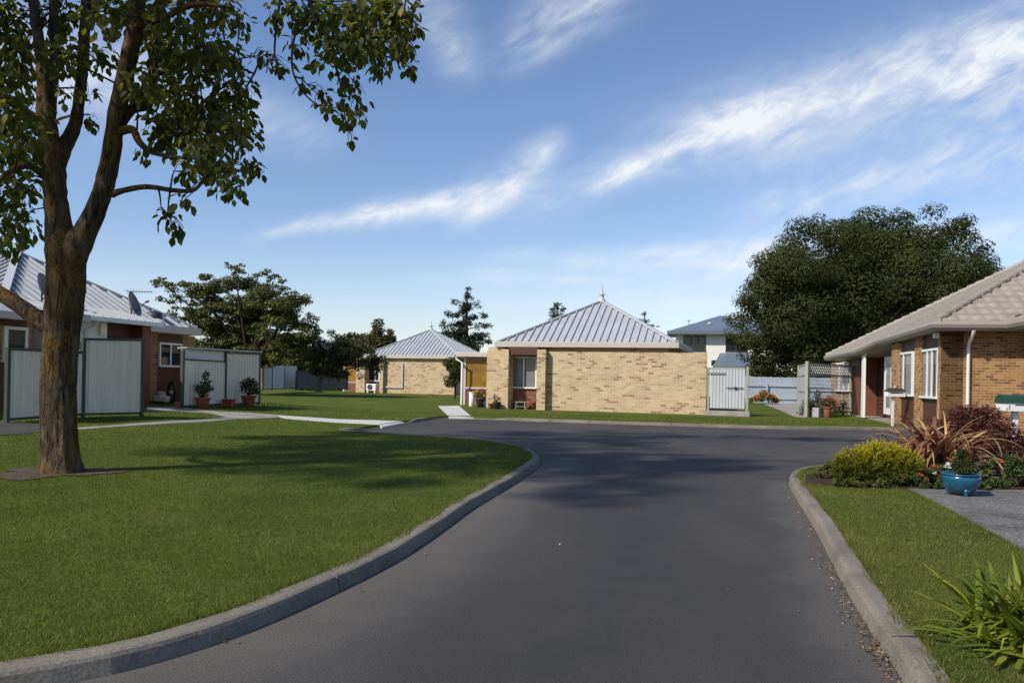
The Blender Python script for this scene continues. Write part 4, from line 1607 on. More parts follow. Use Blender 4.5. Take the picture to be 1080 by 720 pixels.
window(FH, h2, FH.pu(751, -.0, 380), FH.pu(757, 0, 380), FH.pix(754, 384, 0)[1], FH.pix(754, 380.5, 0)[1], -.02, (), .06, (), 'darkglass', (), 'timber')

# dark gabled house behind the left trees
YG = 68
pg = at(283, 352, YG)
FG = Frame(pg.x, pg.y, -20)
h3 = thing('gabled_house', 'dark gabled house with white barge boards half hidden by trees', 'house', (pg.x, pg.y, 0), FG.a)
ga = pg.z
hw = 2.6
gs = .42
mb = MB()
mb.prism([FG.w(-hw, 0, 0.0), FG.w(hw, 0, 0.0), FG.w(hw, 0, ga - hw * gs), FG.w(0, 0, ga), FG.w(-hw, 0, ga - hw * gs)], (FG.n.x * 8, FG.n.y * 8, 0))
part('wall', mb, M['timber'], h3)
mb = MB()
for s in (-1, 1):
    mb.bar(FG.w(0, -.2, ga + .08), FG.w(s * (hw + .5), -.2, ga + .08 - (hw + .5) * gs), .06, .22)
part('barge_board', mb, M['white'], h3)
mb = MB()
for s in (-1, 1):
    q = [FG.w(0, -.16, ga + .06), FG.w(s * (hw + .5), -.16, ga + .06 - (hw + .5) * gs)]
    mb.prism([q[0], q[1], q[1] + Vector((0, 0, .08)), q[0] + Vector((0, 0, .08))], (FG.n.x * 8.3, FG.n.y * 8.3, 0))
part('roof', mb, M['roof_cap'], h3)

# ------------------------------------------------------------------ fences and gates
def corr(mb, A, B, z0a, z1a, z0b, z1b, pitch=.20, depth=.022, thick=.012):
    """ribbed steel sheet between plan points A and B"""
    A, B = Vector(A), Vector(B)
    d = B - A
    ln = d.length
    t = d / ln
    nn = Vector((t.y, -t.x))
    n = max(2, int(round(ln / pitch)))
    prof = []
    for i in range(n):
        for f, h in ((0, 0), (.55, 0), (.66, 1), (.89, 1)):
            prof.append(((i + f) / n, h * depth))
    prof.append((1, 0))
    vs = []
    for s, h in prof:
        p = A + d * s + nn * h
        q = p - nn * thick
        za, zc = z0a + (z0b - z0a) * s, z1a + (z1b - z1a) * s
        vs += [(p.x, p.y, za), (p.x, p.y, zc), (q.x, q.y, za), (q.x, q.y, zc)]
    fs = []
    for i in range(len(prof) - 1):
        a, b = 4 * i, 4 * i + 4
        fs += [(a, b, b + 1, a + 1), (a + 2, a + 3, b + 3, b + 2), (a + 1, b + 1, b + 3, a + 3), (a, a + 2, b + 2, b)]
    fs += [(0, 1, 3, 2), (a + 4, a + 6, a + 7, a + 5)]
    mb.add(vs, fs)


def xy(v):
    return Vector((v.x, v.y))


def fence(label, runs, mat='greymetal', postmat='greenpost', end_post=True, gap=.07, group=None, name='steel_fence'):
    """runs : list of (A, B, ztopA, ztopB); A, B ground points"""
    A0 = runs[0][0]
    t = thing(name, label, 'fence', A0, group=group)
    for A, B, za, zb_ in runs:
        mb = MB()
        corr(mb, xy(A), xy(B), A.z + gap, za - .03, B.z + gap, zb_ - .03)
        part('panel', mb, M[mat], t)
        mb = MB()
        mb.bar((A.x, A.y, za), (B.x, B.y, zb_), .06, .055)
        part('top_rail', mb, M[postmat], t)
        mb = MB()
        mb.bar((A.x, A.y, A.z + gap), (B.x, B.y, B.z + gap), .05, .05)
        part('bottom_rail', mb, M[postmat], t)
        part('post', MB().fbox(Frame(A.x, A.y, math.degrees(math.atan2(B.y - A.y, B.x - A.x))), -.035, .035, -.05, .03, A.z - .02, max(za, za) + .03), M[postmat], t)
    if end_post:
        part('post', MB().fbox(Frame(B.x, B.y, math.degrees(math.atan2(B.y - A.y, B.x - A.x))), -.035, .035, -.05, .03, B.z - .02, zb_ + .03), M[postmat], t)
    return t


def ztop(p, px, py):
    return at(px, py, p.y).z


a0, a1, a2 = G(6.5, 446), G(86.5, 440.0), G(148.5, 438.6)
fence('pale ribbed steel screen fence with green posts standing behind the big tree trunk',
      [(a0, a1, ztop(a0, 8, 367.5), ztop(a1, 86, 371.5)), (a1, a2, ztop(a1, 88, 357.5), ztop(a2, 148, 358.3))])
# shed-like enclosure with pots in front
s0_, s1_, s2_ = G(191.5, 430.5), G(236.5, 428.0), G(272.5, 426.2)
sh = thing('garden_shed', 'low pale steel shed with translucent roof strip beside the shaded house', 'shed', s0_)
hs0, hs1 = ztop(s0_, 192, 379.5), ztop(s1_, 236, 382)
mb = MB()
corr(mb, xy(s0_), xy(s1_), s0_.z + .08, hs0, s1_.z + .08, hs1)
part('panel', mb, M['greymetal'], sh)
mb = MB()
h20, h21 = ztop(s1_, 238, 373.0), ztop(s2_, 272, 374.2)
corr(mb, xy(s1_), xy(s2_), s1_.z + .08, h20, s2_.z + .08, h21)
part('panel', mb, M['greymetal'], sh)
mb = MB()
corr(mb, xy(s0_) + Vector((-.03, .0)), xy(s1_) + Vector((-.03, .0)), hs0 + .04, ztop(s0_, 194, 368), hs1 + .04, ztop(s1_, 236, 371), .12, .015)
part('clear_strip', mb, M['whitewall'], sh)
ds = (xy(s2_) - xy(s0_)).normalized()
ns = Vector((-ds.y, ds.x))
mb = MB()
for (P, Q, za, zb_) in ((s0_, s1_, hs0 + .02, hs1 + .02), (s1_, s2_, h20 + .03, h21 + .03), (s0_, s1_, s0_.z + .06, s1_.z + .06), (s1_, s2_, s1_.z + .06, s2_.z + .06)):
    mb.bar((P.x, P.y, za), (Q.x, Q.y, zb_), .06, .05)
part('rail', mb, M['greenpost'], sh)
for P, zt_ in ((s0_, ztop(s0_, 192, 369)), (s1_, h20 + .05), (s2_, h21 + .05)):
    part('post', MB().fbox(Frame(P.x, P.y, 75), -.04, .04, -.05, .04, P.z - .02, zt_), M['greenpost'], sh)
mb = MB()
tA, tB, tC = ztop(s0_, 192, 367.2), ztop(s1_, 236, 370.0), ztop(s2_, 272, 372.4)
q = [Vector((s0_.x, s0_.y, tA)), Vector((s2_.x, s2_.y, tC + .02))]
bk = Vector((ns.x * .16, ns.y * .16, -.01))
mb.prism([q[0] - Vector((ns.x, ns.y, 0)) * .12, q[1] - Vector((ns.x, ns.y, 0)) * .12, q[1] + bk, q[0] + bk], (0, 0, .04))
part('roof', mb, M['roof_metal'], sh)
mb = MB()
e_ = s2_ + Vector((ns.x * 2.0, ns.y * 2.0, 0))
corr(mb, xy(s2_), xy(e_), s2_.z + .06, h21 + .02, s2_.z + .06, h21 + .05)
part('side_panel', mb, M['greenpost'], sh)
# far fence beyond the lawn
f0_, f1_, f2_, f3_ = G(277, 411.6), G(286.5, 411.2), G(299.5, 410.8), G(312.5, 410.4)
fence('distant pale steel fence in three panels beyond the shed, below the trees',
      [(f0_, f1_, ztop(f0_, 278, 387.5), ztop(f1_, 286, 387.5)), (f1_, f2_, ztop(f1_, 287, 384), ztop(f2_, 299, 384.3)), (f2_, f3_, ztop(f2_, 299, 384.8), ztop(f3_, 312, 385.8))], 'whitewall')
# brick pillar
pb_ = at(279, 380, 64)
bp = thing('brick_pillar', 'pinkish brick pillar with a dark round lamp just behind the shed corner', 'pillar', (pb_.x, pb_.y, LAWN + .1))
part('shaft', MB().box((pb_.x, pb_.y, (pb_.z - .35 + LAWN) / 2 + .15), (.5, .4, pb_.z - .35 - LAWN + .2)), M['brick_tan'], bp, True)
part('lamp', MB().lathe((pb_.x - .05, pb_.y - .1, pb_.z - .12), [(.05, -.1), (.2, -.05), (.26, .08), (.2, .22), (.02, .3)], 14), M['darkmetal'], bp)
# dark far fence on the left
df0, df1 = G(312, 411), G(366, 411)
fence('low dark grey boundary fence behind the small gnarled tree', [(df0, df1, df0.z + 1.2, df1.z + 1.2)], 'dishgrey', 'darkmetal')

# ---- gate beside the long wall
g0, g1 = at(748.5, 432.0, 29.5), at(787, 432.8, 29.0)
gt = thing('steel_gate', 'silver corrugated steel gate with a bolt beside the long brick wall', 'gate', (g0.x, g0.y, LAWN))
zg1 = ztop(g0, 749, 389)
mb = MB()
corr(mb, xy(g0), xy(g1) - (xy(g1) - xy(g0)) * .04, g0.z + .08, zg1, g1.z + .08, zg1, .11, .018)
part('sheet', mb, M['gatemetal'], gt)
mb = MB()
dgt = (xy(g1) - xy(g0)).normalized()
FGt = Frame(g0.x, g0.y, math.degrees(math.atan2(dgt.y, dgt.x)))
lg = (xy(g1) - xy(g0)).length
mb.fbox(FGt, -.02, lg - .06, .004, .05, zg1 - .02, zg1 + .06)
mb.fbox(FGt, -.02, lg - .06, .004, .05, g0.z + .06, g0.z + .11)
part('frame', mb, M['oldtimber'], gt)
bz_ = FGt.pix(776, 409, 0)[1]
bu_ = FGt.pix(776, 409, 0)[0]
mb = MB().tube([FGt.w(bu_ - .32, -.05, bz_), FGt.w(bu_ + .28, -.05, bz_)], .014, 6)
mb.fbox(FGt, bu_ - .05, bu_ + .05, -.07, -.024, bz_ - .04, bz_ + .04)
part('bolt', mb, M['darkmetal'], gt)
part('plinth', MB().fbox(FGt, -.14, lg + .15, -.25, .4, LAWN - .08, g0.z - .02), M['path'], gt, bevel=.01)
part('post', MB().fbox(FGt, lg - .02, lg + .07, -.04, .06, g0.z - .05, zg1 + .10), M['oldtimber'], gt)
part('post', MB().fbox(FGt, -.12, -.03, -.02, .06, g0.z - .05, zg1 + .06), M['oldtimber'], gt)
mb = MB()
mb.fbox(FGt, -.15, .55, -.05, -.02, FGt.pix(752, 393.5, 0)[1] - .03, FGt.pix(752, 393.5, 0)[1] + .03)
part('top_bar', mb, M['steel'], gt)

# ---- grey timber boundary fence
gf0, gf1 = at(786, 423.5, 50), at(846, 424.6, 50)
gf0 = Vector((gf0.x, gf0.y, LAWN)); gf1 = Vector((gf1.x + 16, gf1.y - 2.5, LAWN))
gfl = thing('timber_fence', 'weathered blue grey paling fence with white rails behind the orange flowers', 'fence', gf0)
dgf = (xy(gf1) - xy(gf0))
Fg = Frame(gf0.x, gf0.y, math.degrees(math.atan2(dgf.y, dgf.x)))
Lf = dgf.length
zf1 = Fg.pix(800, 397.3, 0)[1]
mb = MB()
u = 0
while u < Lf:
    mb.fbox(Fg, u, u + .135, 0, .02, LAWN, zf1 + rnd.uniform(-.02, .02))
    u += .145
part('palings', mb, M['fencegrey'], gfl)
zr = Fg.pix(800, 406, 0)[1]
zr2 = Fg.pix(812, 419.5, 0)[1]
mb = MB()
mb.fbox(Fg, 0, Lf, -.08, -.002, zr - .07, zr + .07)
mb.fbox(Fg, 0, Lf, -.07, -.003, zr2 - .07, zr2 + .07)
part('rail', mb, M['fencegrey'], gfl)
for k in range(9):
    u = .3 + 2.4 * k
    part('post', MB().fbox(Fg, u + .9, u + 1.03, -.16, -.082, LAWN, zr + .1), M['fencegrey'], gfl)

# ---- trellis screens
tl = G(850.5, 439.6)
tr = G(897, 437.0)
tk = G(841.5, 434.5)
ts = thing('trellis_fence', 'grey green trellis screen with lattice top and wire netting beside the tiled house', 'trellis', tl)
zt1 = ztop(tl, 850.5, 382)
zt2_ = ztop(tr, 896.5, 383.8)
Ft = Frame(tl.x, tl.y, math.degrees(math.atan2(tr.y - tl.y, tr.x - tl.x)))
Lt = (xy(tr) - xy(tl)).length
zb_l = zt1 - (zt1 - LAWN) * .225
part('post', MB().fbox(Ft, -.07, .07, -.06, .06, LAWN - .05, zt1 + .04), M['oldtimber'], ts, bevel=.008)
part('post', MB().fbox(Ft, Lt - .05, Lt + .05, -.05, .05, LAWN - .05, zt1), M['oldtimber'], ts)
part('post', MB().fbox(Ft, Lt * .80, Lt * .80 + .05, -.03, .03, LAWN - .05, LAWN + .85), M['oldtimber'], ts)
mb = MB()
for z in (zt1 - .03, zb_l, LAWN + .92, LAWN + .12):
    mb.fbox(Ft, .07, Lt - .05, -.02, .02, z - .025, z + .025)
part('rail', mb, M['oldtimber'], ts)
mb = MB()
hgt = zt1 - .055 - (zb_l + .025)
for sgn in (1, -1):
    u = -hgt
    while u < Lt:
        za_, zb__ = (zb_l + .025, zt1 - .055) if sgn > 0 else (zt1 - .055, zb_l + .025)
        ua_, ub_ = u, u + hgt
        ca, cb_ = max(ua_, .07), min(ub_, Lt - .05)
        if cb_ - ca > .03:
            fa, fb_ = (ca - ua_) / hgt, (cb_ - ua_) / hgt
            mb.bar(Ft.w(ca, .008 * sgn, za_ + (zb__ - za_) * fa), Ft.w(cb_, .008 * sgn, za_ + (zb__ - za_) * fb_), .012, .028)
        u += .19
part('lattice', mb, M['whitewall'], ts)
mb = MB()
u = .10
while u < Lt - .06:
    mb.fbox(Ft, u, u + .010, .0, .005, LAWN + .1, zb_l)
    u += .075
z = LAWN + .15
while z < zb_l - .03:
    mb.fbox(Ft, .07, Lt - .05, .006, .011, z, z + .011)
    z += .15
part('netting', mb, M['netting'], ts)
Fk = Frame(tk.x, tk.y, math.degrees(math.atan2(tl.y - tk.y, tl.x - tk.x)))
Lk = (xy(tl) - xy(tk)).length
part('post', MB().fbox(Fk, -.05, .05, -.05, .05, LAWN - .05, zt1 + .0), M['oldtimber'], ts)
mb = MB()
for z in (zt1 - .05, zb_l, LAWN + .92, LAWN + .2):
    mb.fbox(Fk, .05, Lk - .07, -.02, .02, z - .025, z + .025)
part('side_rail', mb, M['oldtimber'], ts)
mb = MB()
u = .08
while u < Lk - .1:
    mb.fbox(Fk, u, u + .035, .0, .012, LAWN + .05, zt1 - .08)
    u += .075
part('side_slats', mb, M['netting'], ts)


# ------------------------------------------------------------------ leaves
def leaf_mesh(C, D, N_, L, Wd, fold=0.0, six=False):
    """C base points, D directions, N_ normals (k,3); L, Wd (k,)"""
    D = D / np.linalg.norm(D, axis=1, keepdims=True)
    S = np.cross(D, N_)
    S /= np.linalg.norm(S, axis=1, keepdims=True) + 1e-9
    U = np.cross(S, D)
    L = L[:, None]
    Wd = Wd[:, None]
    k = len(C)
    if not six:
        V = np.stack([C, C + D * L * .45 + S * Wd * .5 + U * fold * Wd, C + D * L, C + D * L * .45 - S * Wd * .5 + U * fold * Wd], 1)
        F = np.arange(k * 4).reshape(k, 4)
        return V.reshape(-1, 3), F
    droop = -U * L * .10
    V = np.stack([C, C + D * L * .22 + S * Wd * .40 + U * fold * Wd, C + D * L * .58 + S * Wd * .5 + U * fold * Wd + droop * .4,
                  C + D * L + droop, C + D * L * .58 - S * Wd * .5 + U * fold * Wd + droop * .4, C + D * L * .22 - S * Wd * .40 + U * fold * Wd], 1)
    b = (np.arange(k) * 6)[:, None]
    F = np.concatenate([b + np.array([[0, 1, 2, 3]]), b + np.array([[0, 3, 4, 5]])], 1).reshape(-1, 4)
    return V.reshape(-1, 3), F


def unit(n):
    v = nrg.normal(size=(n, 3))
    return v / np.linalg.norm(v, axis=1, keepdims=True)


def blob_leaves(blobs, n_total, size, up=.35, aspect=.55, shell=.5, droop=0.0, jit=.75):
    """blobs : (center, (rx,ry,rz)). leaves over the blob volume, denser towards its outside"""
    B = np.array([list(c) + list(r) for c, r in blobs])
    area = (B[:, 3] * B[:, 5] + B[:, 3] * B[:, 4]) ** .9
    cnt = np.maximum(4, (n_total * area / area.sum())).astype(int)
    C, D, NN = [], [], []
    for b, k in zip(B, cnt):
        d = unit(k)
        r = shell + (1.08 - shell) * nrg.random(k) ** .6
        C.append(b[:3] + d * r[:, None] * b[3:6])
        nn = d + unit(k) * jit + np.array([0, 0, up])
        NN.append(nn)
        dd = unit(k) + d * .5 + np.array([0, 0, -droop])
        nu = nn / np.linalg.norm(nn, axis=1, keepdims=True)
        dd = dd - nu * (dd * nu).sum(1, keepdims=True) * .88
        D.append(dd)
    C, D, NN = np.concatenate(C), np.concatenate(D), np.concatenate(NN)
    k = len(C)
    L = size * nrg.uniform(.6, 1.35, k)
    return leaf_mesh(C, D, NN, L, L * aspect, .08)


def pblobs(lst, Y, dep=.8, jig=.5):
    """pixel blobs -> world ellipsoids at depth Y, jittered in depth"""
    out = []
    for q in lst:
        px, py, rx = q[:3]
        ry = q[3] if len(q) > 3 else rx
        k = Y / FPX
        y = Y + rnd.uniform(-1, 1) * jig
        c = at(px, py, y)
        out.append((c, (rx * k, max(rx, ry) * k * dep, ry * k)))
    return out


def subdivide_blobs(blobs, n, f=.42, flat=.8):
    """cluster blobs on the surface of bigger ones : gives the crown its lumps and gaps"""
    out = []
    w = [b[1][0] * b[1][2] for b in blobs]
    tot = sum(w)
    for (c, r), q in zip(blobs, w):
        k = max(6, int(n * q / tot))
        for i in range(k):
            d = Vector((rnd.gauss(0, 1), rnd.gauss(0, 1), rnd.gauss(0, 1))).normalized()
            s = rnd.uniform(.55, 1.0)
            p = Vector(c) + Vector((d.x * r[0], d.y * r[1], d.z * r[2])) * s * rnd.uniform(.92, 1.10)
            e = math.sqrt(min(r) * math.sqrt(r[0] * r[2])) * f * rnd.uniform(.6, 1.3)
            out.append((p, (e * 1.15, e * 1.15, e * flat)))
    return out


def tree(name, label, base, trunk_pts, trunk_r, limbs, blobs, nleaf, size, mat, nsub=0, f=.42, flat=.8, barkm='twig', up=.35, aspect=.55, cat='tree', group=None, shell=.5, droop=0, jit=.75):
    t = thing(name, label, cat, base, group=group)
    part('trunk', MB().tube(trunk_pts, trunk_r, 10, jitter=.06), M[barkm], t)
    if limbs:
        mb = MB()
        for pts, rad in limbs:
            mb.tube(pts, rad, 6)
        part('limbs', mb, M[barkm], t)
    bl = subdivide_blobs(blobs, nsub, f, flat) if nsub else blobs
    V, F = blob_leaves(bl, nleaf, size, up, aspect, shell, droop, jit)
    npmesh('crown', V, F, M[mat], t)
    return t


def auto_limbs(top, blobs, r0, n=None):
    out = []
    for c, r in (blobs if n is None else rnd.sample(blobs, min(n, len(blobs)))):
        c = Vector(c)
        a = Vector(top) + Vector((0, 0, rnd.uniform(-.6, .2)))
        m_ = a.lerp(c, .5) + Vector((0, 0, .15 * (c - a).length * rnd.uniform(-.3, 1)))
        out.append(([a, m_, c], [r0, r0 * .6, r0 * .2]))
    return out


# ---- big dark tree on the right
YD = 58
dl = [(826, 284, 28), (806, 318, 26), (798, 358, 24), (840, 310, 50), (842, 365, 40), (866, 272, 40), (880, 330, 58), (912, 258, 36),
      (943, 234, 18), (940, 292, 55), (930, 360, 50), (975, 252, 28), (1000, 242, 22), (1018, 252, 14), (1040, 268, 13), (985, 292, 45),
      (1022, 300, 34), (1050, 312, 30), (985, 352, 50), (890, 388, 28), (830, 388, 24), (860, 394, 22), (812, 384, 20), (800, 380, 18), (868, 240, 16), (895, 238, 13), (806, 296, 14), (1010, 238, 12), (792, 338, 22), (790, 372, 20), (818, 378, 26), (850, 384, 26), (905, 266, 36), (930, 248, 22), (880, 388, 26), (800, 390, 10), (826, 394, 10)]
db = pblobs(dl, YD, .9, 2.2)
bD = at(905, 425, YD); bD.z = LAWN
tree('evergreen_tree', 'huge dark evergreen tree with domed crown above the tiled house', bD,
     [bD, bD + Vector((.1, 0, 2.0)), bD + Vector((.2, .1, 4.2)), bD + Vector((.4, .1, 7))], [.75, .6, .5, .3],
     auto_limbs(bD + Vector((.2, 0, 3.6)), db, .2), db, 270000, .18, 'leaf_dark', 470, .46, .72, up=.35, shell=.66, jit=.26)

# ---- layered tree on the left
YM = 43
ml = [(178, 299, 16, 6), (196, 306, 24, 9), (184, 320, 22, 8), (198, 332, 20, 8), (216, 298, 20, 9), (252, 312, 42, 20), (240, 336, 42, 22), (282, 326, 42, 22),
      (302, 345, 30, 20), (236, 292, 22, 8), (262, 288, 22, 7), (298, 300, 22, 7), (317, 318, 18, 5), (322, 334, 16, 6), (318, 352, 20, 10),
      (226, 362, 28, 22), (262, 366, 36, 22), (300, 368, 26, 16), (247, 281, 12, 4), (286, 290, 7, 6), (210, 342, 22, 14), (205, 325, 14, 8), (328, 345, 12, 5), (170, 296, 7, 3), (326, 358, 12, 7), (312, 310, 16, 6)]
mbl = pblobs(ml, YM, .9, 1.6)
bM_ = G(262, 417); bM_ = at(262, 400, YM); bM_.z = T(bM_.x, bM_.y) + LAWN
tree('spreading_tree', 'wide olive green tree with layered branches rising behind the shed', bM_,
     [bM_, bM_ + Vector((0, 0, .8)), bM_ + Vector((.1, 0, 1.8))], [.26, .22, .18],
     auto_limbs(bM_ + Vector((.1, 0, 1.5)), mbl, .09), mbl, 60000, .15, 'leaf_olive', 300, .42, .36, up=.8, shell=.5, jit=.4)

# ---- small gnarled tree
YN = 46
nl = [(345, 364, 14, 11), (362, 371, 20, 13), (381, 375, 20, 13), (396, 383, 11, 9), (341, 384, 15, 13), (364, 391, 18, 8), (330, 374, 13, 11), (388, 392, 11, 6), (352, 355, 9, 7), (404, 378, 6, 6)]
nbl = pblobs(nl, YN, .9, .8)
bN = at(335.5, 415, YN); bN.z = T(bN.x, bN.y) + LAWN
t0 = [at(a, b, YN) for a, b in ((336, 408), (336, 401), (338, 396))]
lim = [([at(338, 398, YN), at(346, 391, YN - .2), at(350, 382, YN - .3), at(349, 372, YN)], [.12, .09, .07, .03]),
       ([at(338, 398, YN), at(352, 394.5, YN - .5), at(366, 389, YN - .6), at(382, 386, YN - .4)], [.10, .07, .05, .03]),
       ([at(337, 399, YN), at(330, 390, YN + .3), at(329, 378, YN + .3)], [.10, .07, .03]),
       ([at(350, 384, YN - .3), at(362, 377, YN), at(375, 372, YN)], [.06, .045, .02])]
tree('gnarled_tree', 'small gnarled tree with a pale crooked trunk in front of the farther house', bN, [bN] + t0, [.24, .19, .17, .15], lim, nbl, 9000, .15, 'leaf_brown', 150, .45, .6, 'palebark', up=.5, shell=.2)

# ---- dark shrubs under the trees
YS = 56
for lab, lst, y, n, mt_ in (
        ('dark rounded shrub tree standing between the far steel fence and the gnarled tree', [(312, 380, 16, 14), (318, 398, 14, 12), (326, 388, 12, 14), (310, 366, 14, 10)], 60, 9000, 'leaf_olive'),
        ('dark bushy tree directly behind the crown of the gnarled tree', [(345, 392, 16, 14), (358, 398, 14, 12), (338, 402, 10, 8), (356, 380, 16, 10)], 64, 8000, 'leaf_olive'),
        ('low green shrub tree above the distant steel fence', [(292, 374, 10, 9), (284, 378, 7, 6), (300, 380, 8, 8)], 62, 5000, 'leaf_olive')):
    bl = pblobs(lst, y, .9, .6)
    b = at(lst[1][0], 405, y); b.z = LAWN + .2 * 0
    tree('shrub_tree', lab, b, [b, b + Vector((.05, 0, 1)), b + Vector((.1, 0, 1.8))], [.14, .12, .08], auto_limbs(b + Vector((.1, 0, 1.2)), bl, .07), bl, n, .2, mt_, 70, .5, .8)

# ---- golden conifer, rusty tree
bl = pblobs([(399, 341, 4, 6), (394, 352, 8, 9), (403, 353, 7, 9), (390, 366, 13, 12), (405, 364, 9, 11), (380, 364, 9, 9), (397, 362, 9, 9)], 72, .9, .5)
b = at(396, 408, 72); b.z = LAWN
tree('golden_conifer', 'golden green conifer rising behind the left end of the farther house', b, [b, b + Vector((0, 0, 3)), at(398, 345, 72)], [.25, .2, .05], None, bl, 9000, .24, 'leaf_gold', 90, .5, 1.2, up=.9)
bl = pblobs([(412.5, 349, 3, 5), (412, 357, 5, 6), (412, 366, 6, 8)], 74, .9, .2)
b = at(412, 408, 74); b.z = LAWN
tree('young_conifer', 'slim young conifer just right of the golden one', b, [b, b + Vector((0, 0, 3)), at(412.5, 347, 74)], [.15, .12, .03], None, bl, 2500, .22, 'leaf_gold', 30, .5, 1.2, up=.9)
bl = pblobs([(373, 359, 11, 6), (364, 364, 10, 7), (382, 362, 8, 6), (372, 370, 14, 8), (356, 362, 8, 6)], 68, .9, .6)
b = at(371, 408, 68); b.z = LAWN
tree('bronze_tree', 'bronze leaved tree behind the gnarled tree and left of the golden conifer', b, [b, b + Vector((0, 0, 2)), at(371, 372, 68)], [.25, .2, .1], auto_limbs(at(371, 378, 68), bl, .1), bl, 7000, .24, 'leaf_brown', 80, .5, .8)

# ---- pines
pl = [(493, 306, 3, 4), (493, 313, 5, 4), (484, 318, 8, 3), (500, 321, 9, 3), (478, 331, 10, 3.5), (504, 333, 10, 3.5), (472, 342, 9, 4), (509, 344, 9, 3.5),
      (491, 325, 7, 6), (490, 340, 10, 6), (478, 353, 12, 5), (507, 356, 10, 5), (492, 354, 12, 7), (515, 361, 6, 3), (470, 360, 9, 5), (490, 366, 18, 7)]
bl = pblobs(pl, 80, .9, 1.4)
b = at(491, 408, 80); b.z = LAWN
tree('pine_tree', 'tall tiered pine standing dark behind the two pyramid roofs', b, [b, b + Vector((0, 0, 4)), at(492, 340, 80), at(493, 303, 80)], [.32, .28, .16, .03],
     [([at(491.5, q[1] + 3, 80), Vector(c)], [.07, .02]) for q, (c, r) in zip(pl, bl)], bl, 12000, .26, 'leaf_pine', 190, .6, .7, up=.9, aspect=.35, shell=.2)
bl = pblobs([(588, 321, 4, 3), (583, 328, 6, 3), (592, 326, 5, 3), (587, 333, 7, 4), (586, 340, 9, 5), (588, 350, 10, 7)], 84, .9, .4)
b = at(587, 408, 84); b.z = LAWN
tree('pine_tree', 'pine top just showing over the left slope of the nearest pyramid roof', b, [b, b + Vector((0, 0, 4)), at(588, 318, 84)], [.28, .22, .03], None, bl, 4500, .25, 'leaf_pine', 70, .6, .8, up=.9, aspect=.35, shell=.2)
bl = pblobs([(680, 330, 2.5, 2), (676.5, 337, 3, 1.4), (682, 339, 5, 1.8), (689, 343.5, 5, 1.6), (675, 346, 6, 2), (684, 350, 8, 3), (679, 360, 9, 6)], 86, .9, .4)
b = at(680, 408, 86); b.z = LAWN
tree('pine_tree', 'sparse pine tip showing over the right slope of the nearest pyramid roof', b, [b, b + Vector((0, 0, 4)), at(680, 329, 86)], [.25, .2, .04],
     [([at(680, 341, 86), at(690, 343.5, 86)], [.06, .03])], bl, 2200, .22, 'leaf_pine', 40, .6, .8, up=.9, aspect=.35, shell=.2)

# ---- clipped bush by the porch
bl = pblobs([(479, 384, 8, 8), (482, 396, 8, 10), (474, 400, 6, 7), (486, 390, 6, 8)], 45, .9, .2)
b = at(480, 416, 45); b.z = LAWN
tree('bushy_tree', 'dark bushy little tree between the two cream brick houses', b, [b, b + Vector((0, 0, .7)), at(479, 392, 45)], [.06, .05, .04], None, bl, 5000, .12, 'leaf_dark', 60, .5, .9)


# ------------------------------------------------------------------ small plants, pots and flowers
def shrub(name, label, cat, base, blobs, n, size, mat, flowers=None, nsub=40, f=.45, group=None, up=.4, aspect=.5, shell=.3, droop=0):
    t = thing(name, label, cat, base, group=group)
    bl = subdivide_blobs(blobs, nsub, f, .85) if nsub else blobs
    V, F = blob_leaves(bl, n, size, up, aspect, shell, droop)
    npmesh('foliage', V, F, M[mat], t)
    mb = MB()
    for c, r in blobs:
        c = Vector(c)
        mb.tube([Vector(base), Vector(base).lerp(c, .6) + Vector((rnd.uniform(-.03, .03), 0, 0)), c], [.018, .012, .006], 5)
    part('stem', mb, M['twig'], t)
    if flowers:
        for fm_, pts, sz in flowers:
            for p in pts:
                k = 9
                a = nrg.uniform(0, 6.28) + np.arange(k) * 6.283 / k
                d = np.stack([np.cos(a), np.sin(a) * .6 - .3, .5 + .4 * np.sin(a * 2)], 1)
                L = np.full(k, sz * .6) * nrg.uniform(.7, 1.2)
                V, F = leaf_mesh(np.tile(np.array(p), (k, 1)) + unit(k) * sz * .15, d, np.tile(np.array([0, -.6, 1.0]), (k, 1)) + unit(k) * .3, L, L * .75, .1)
                npmesh('flower', V, F, M[fm_], t)
    return t


def on_blobs(blobs, n, front=True, zlo=0.0):
    out = []
    for _ in range(n):
        c, r = rnd.choice(blobs)
        d = Vector((rnd.gauss(0, 1), -abs(rnd.gauss(0, 1)) if front else rnd.gauss(0, 1), rnd.gauss(.4, .8))).normalized()
        out.append(Vector(c) + Vector((d.x * r[0], d.y * r[1], d.z * r[2])) * 1.04)
    return out


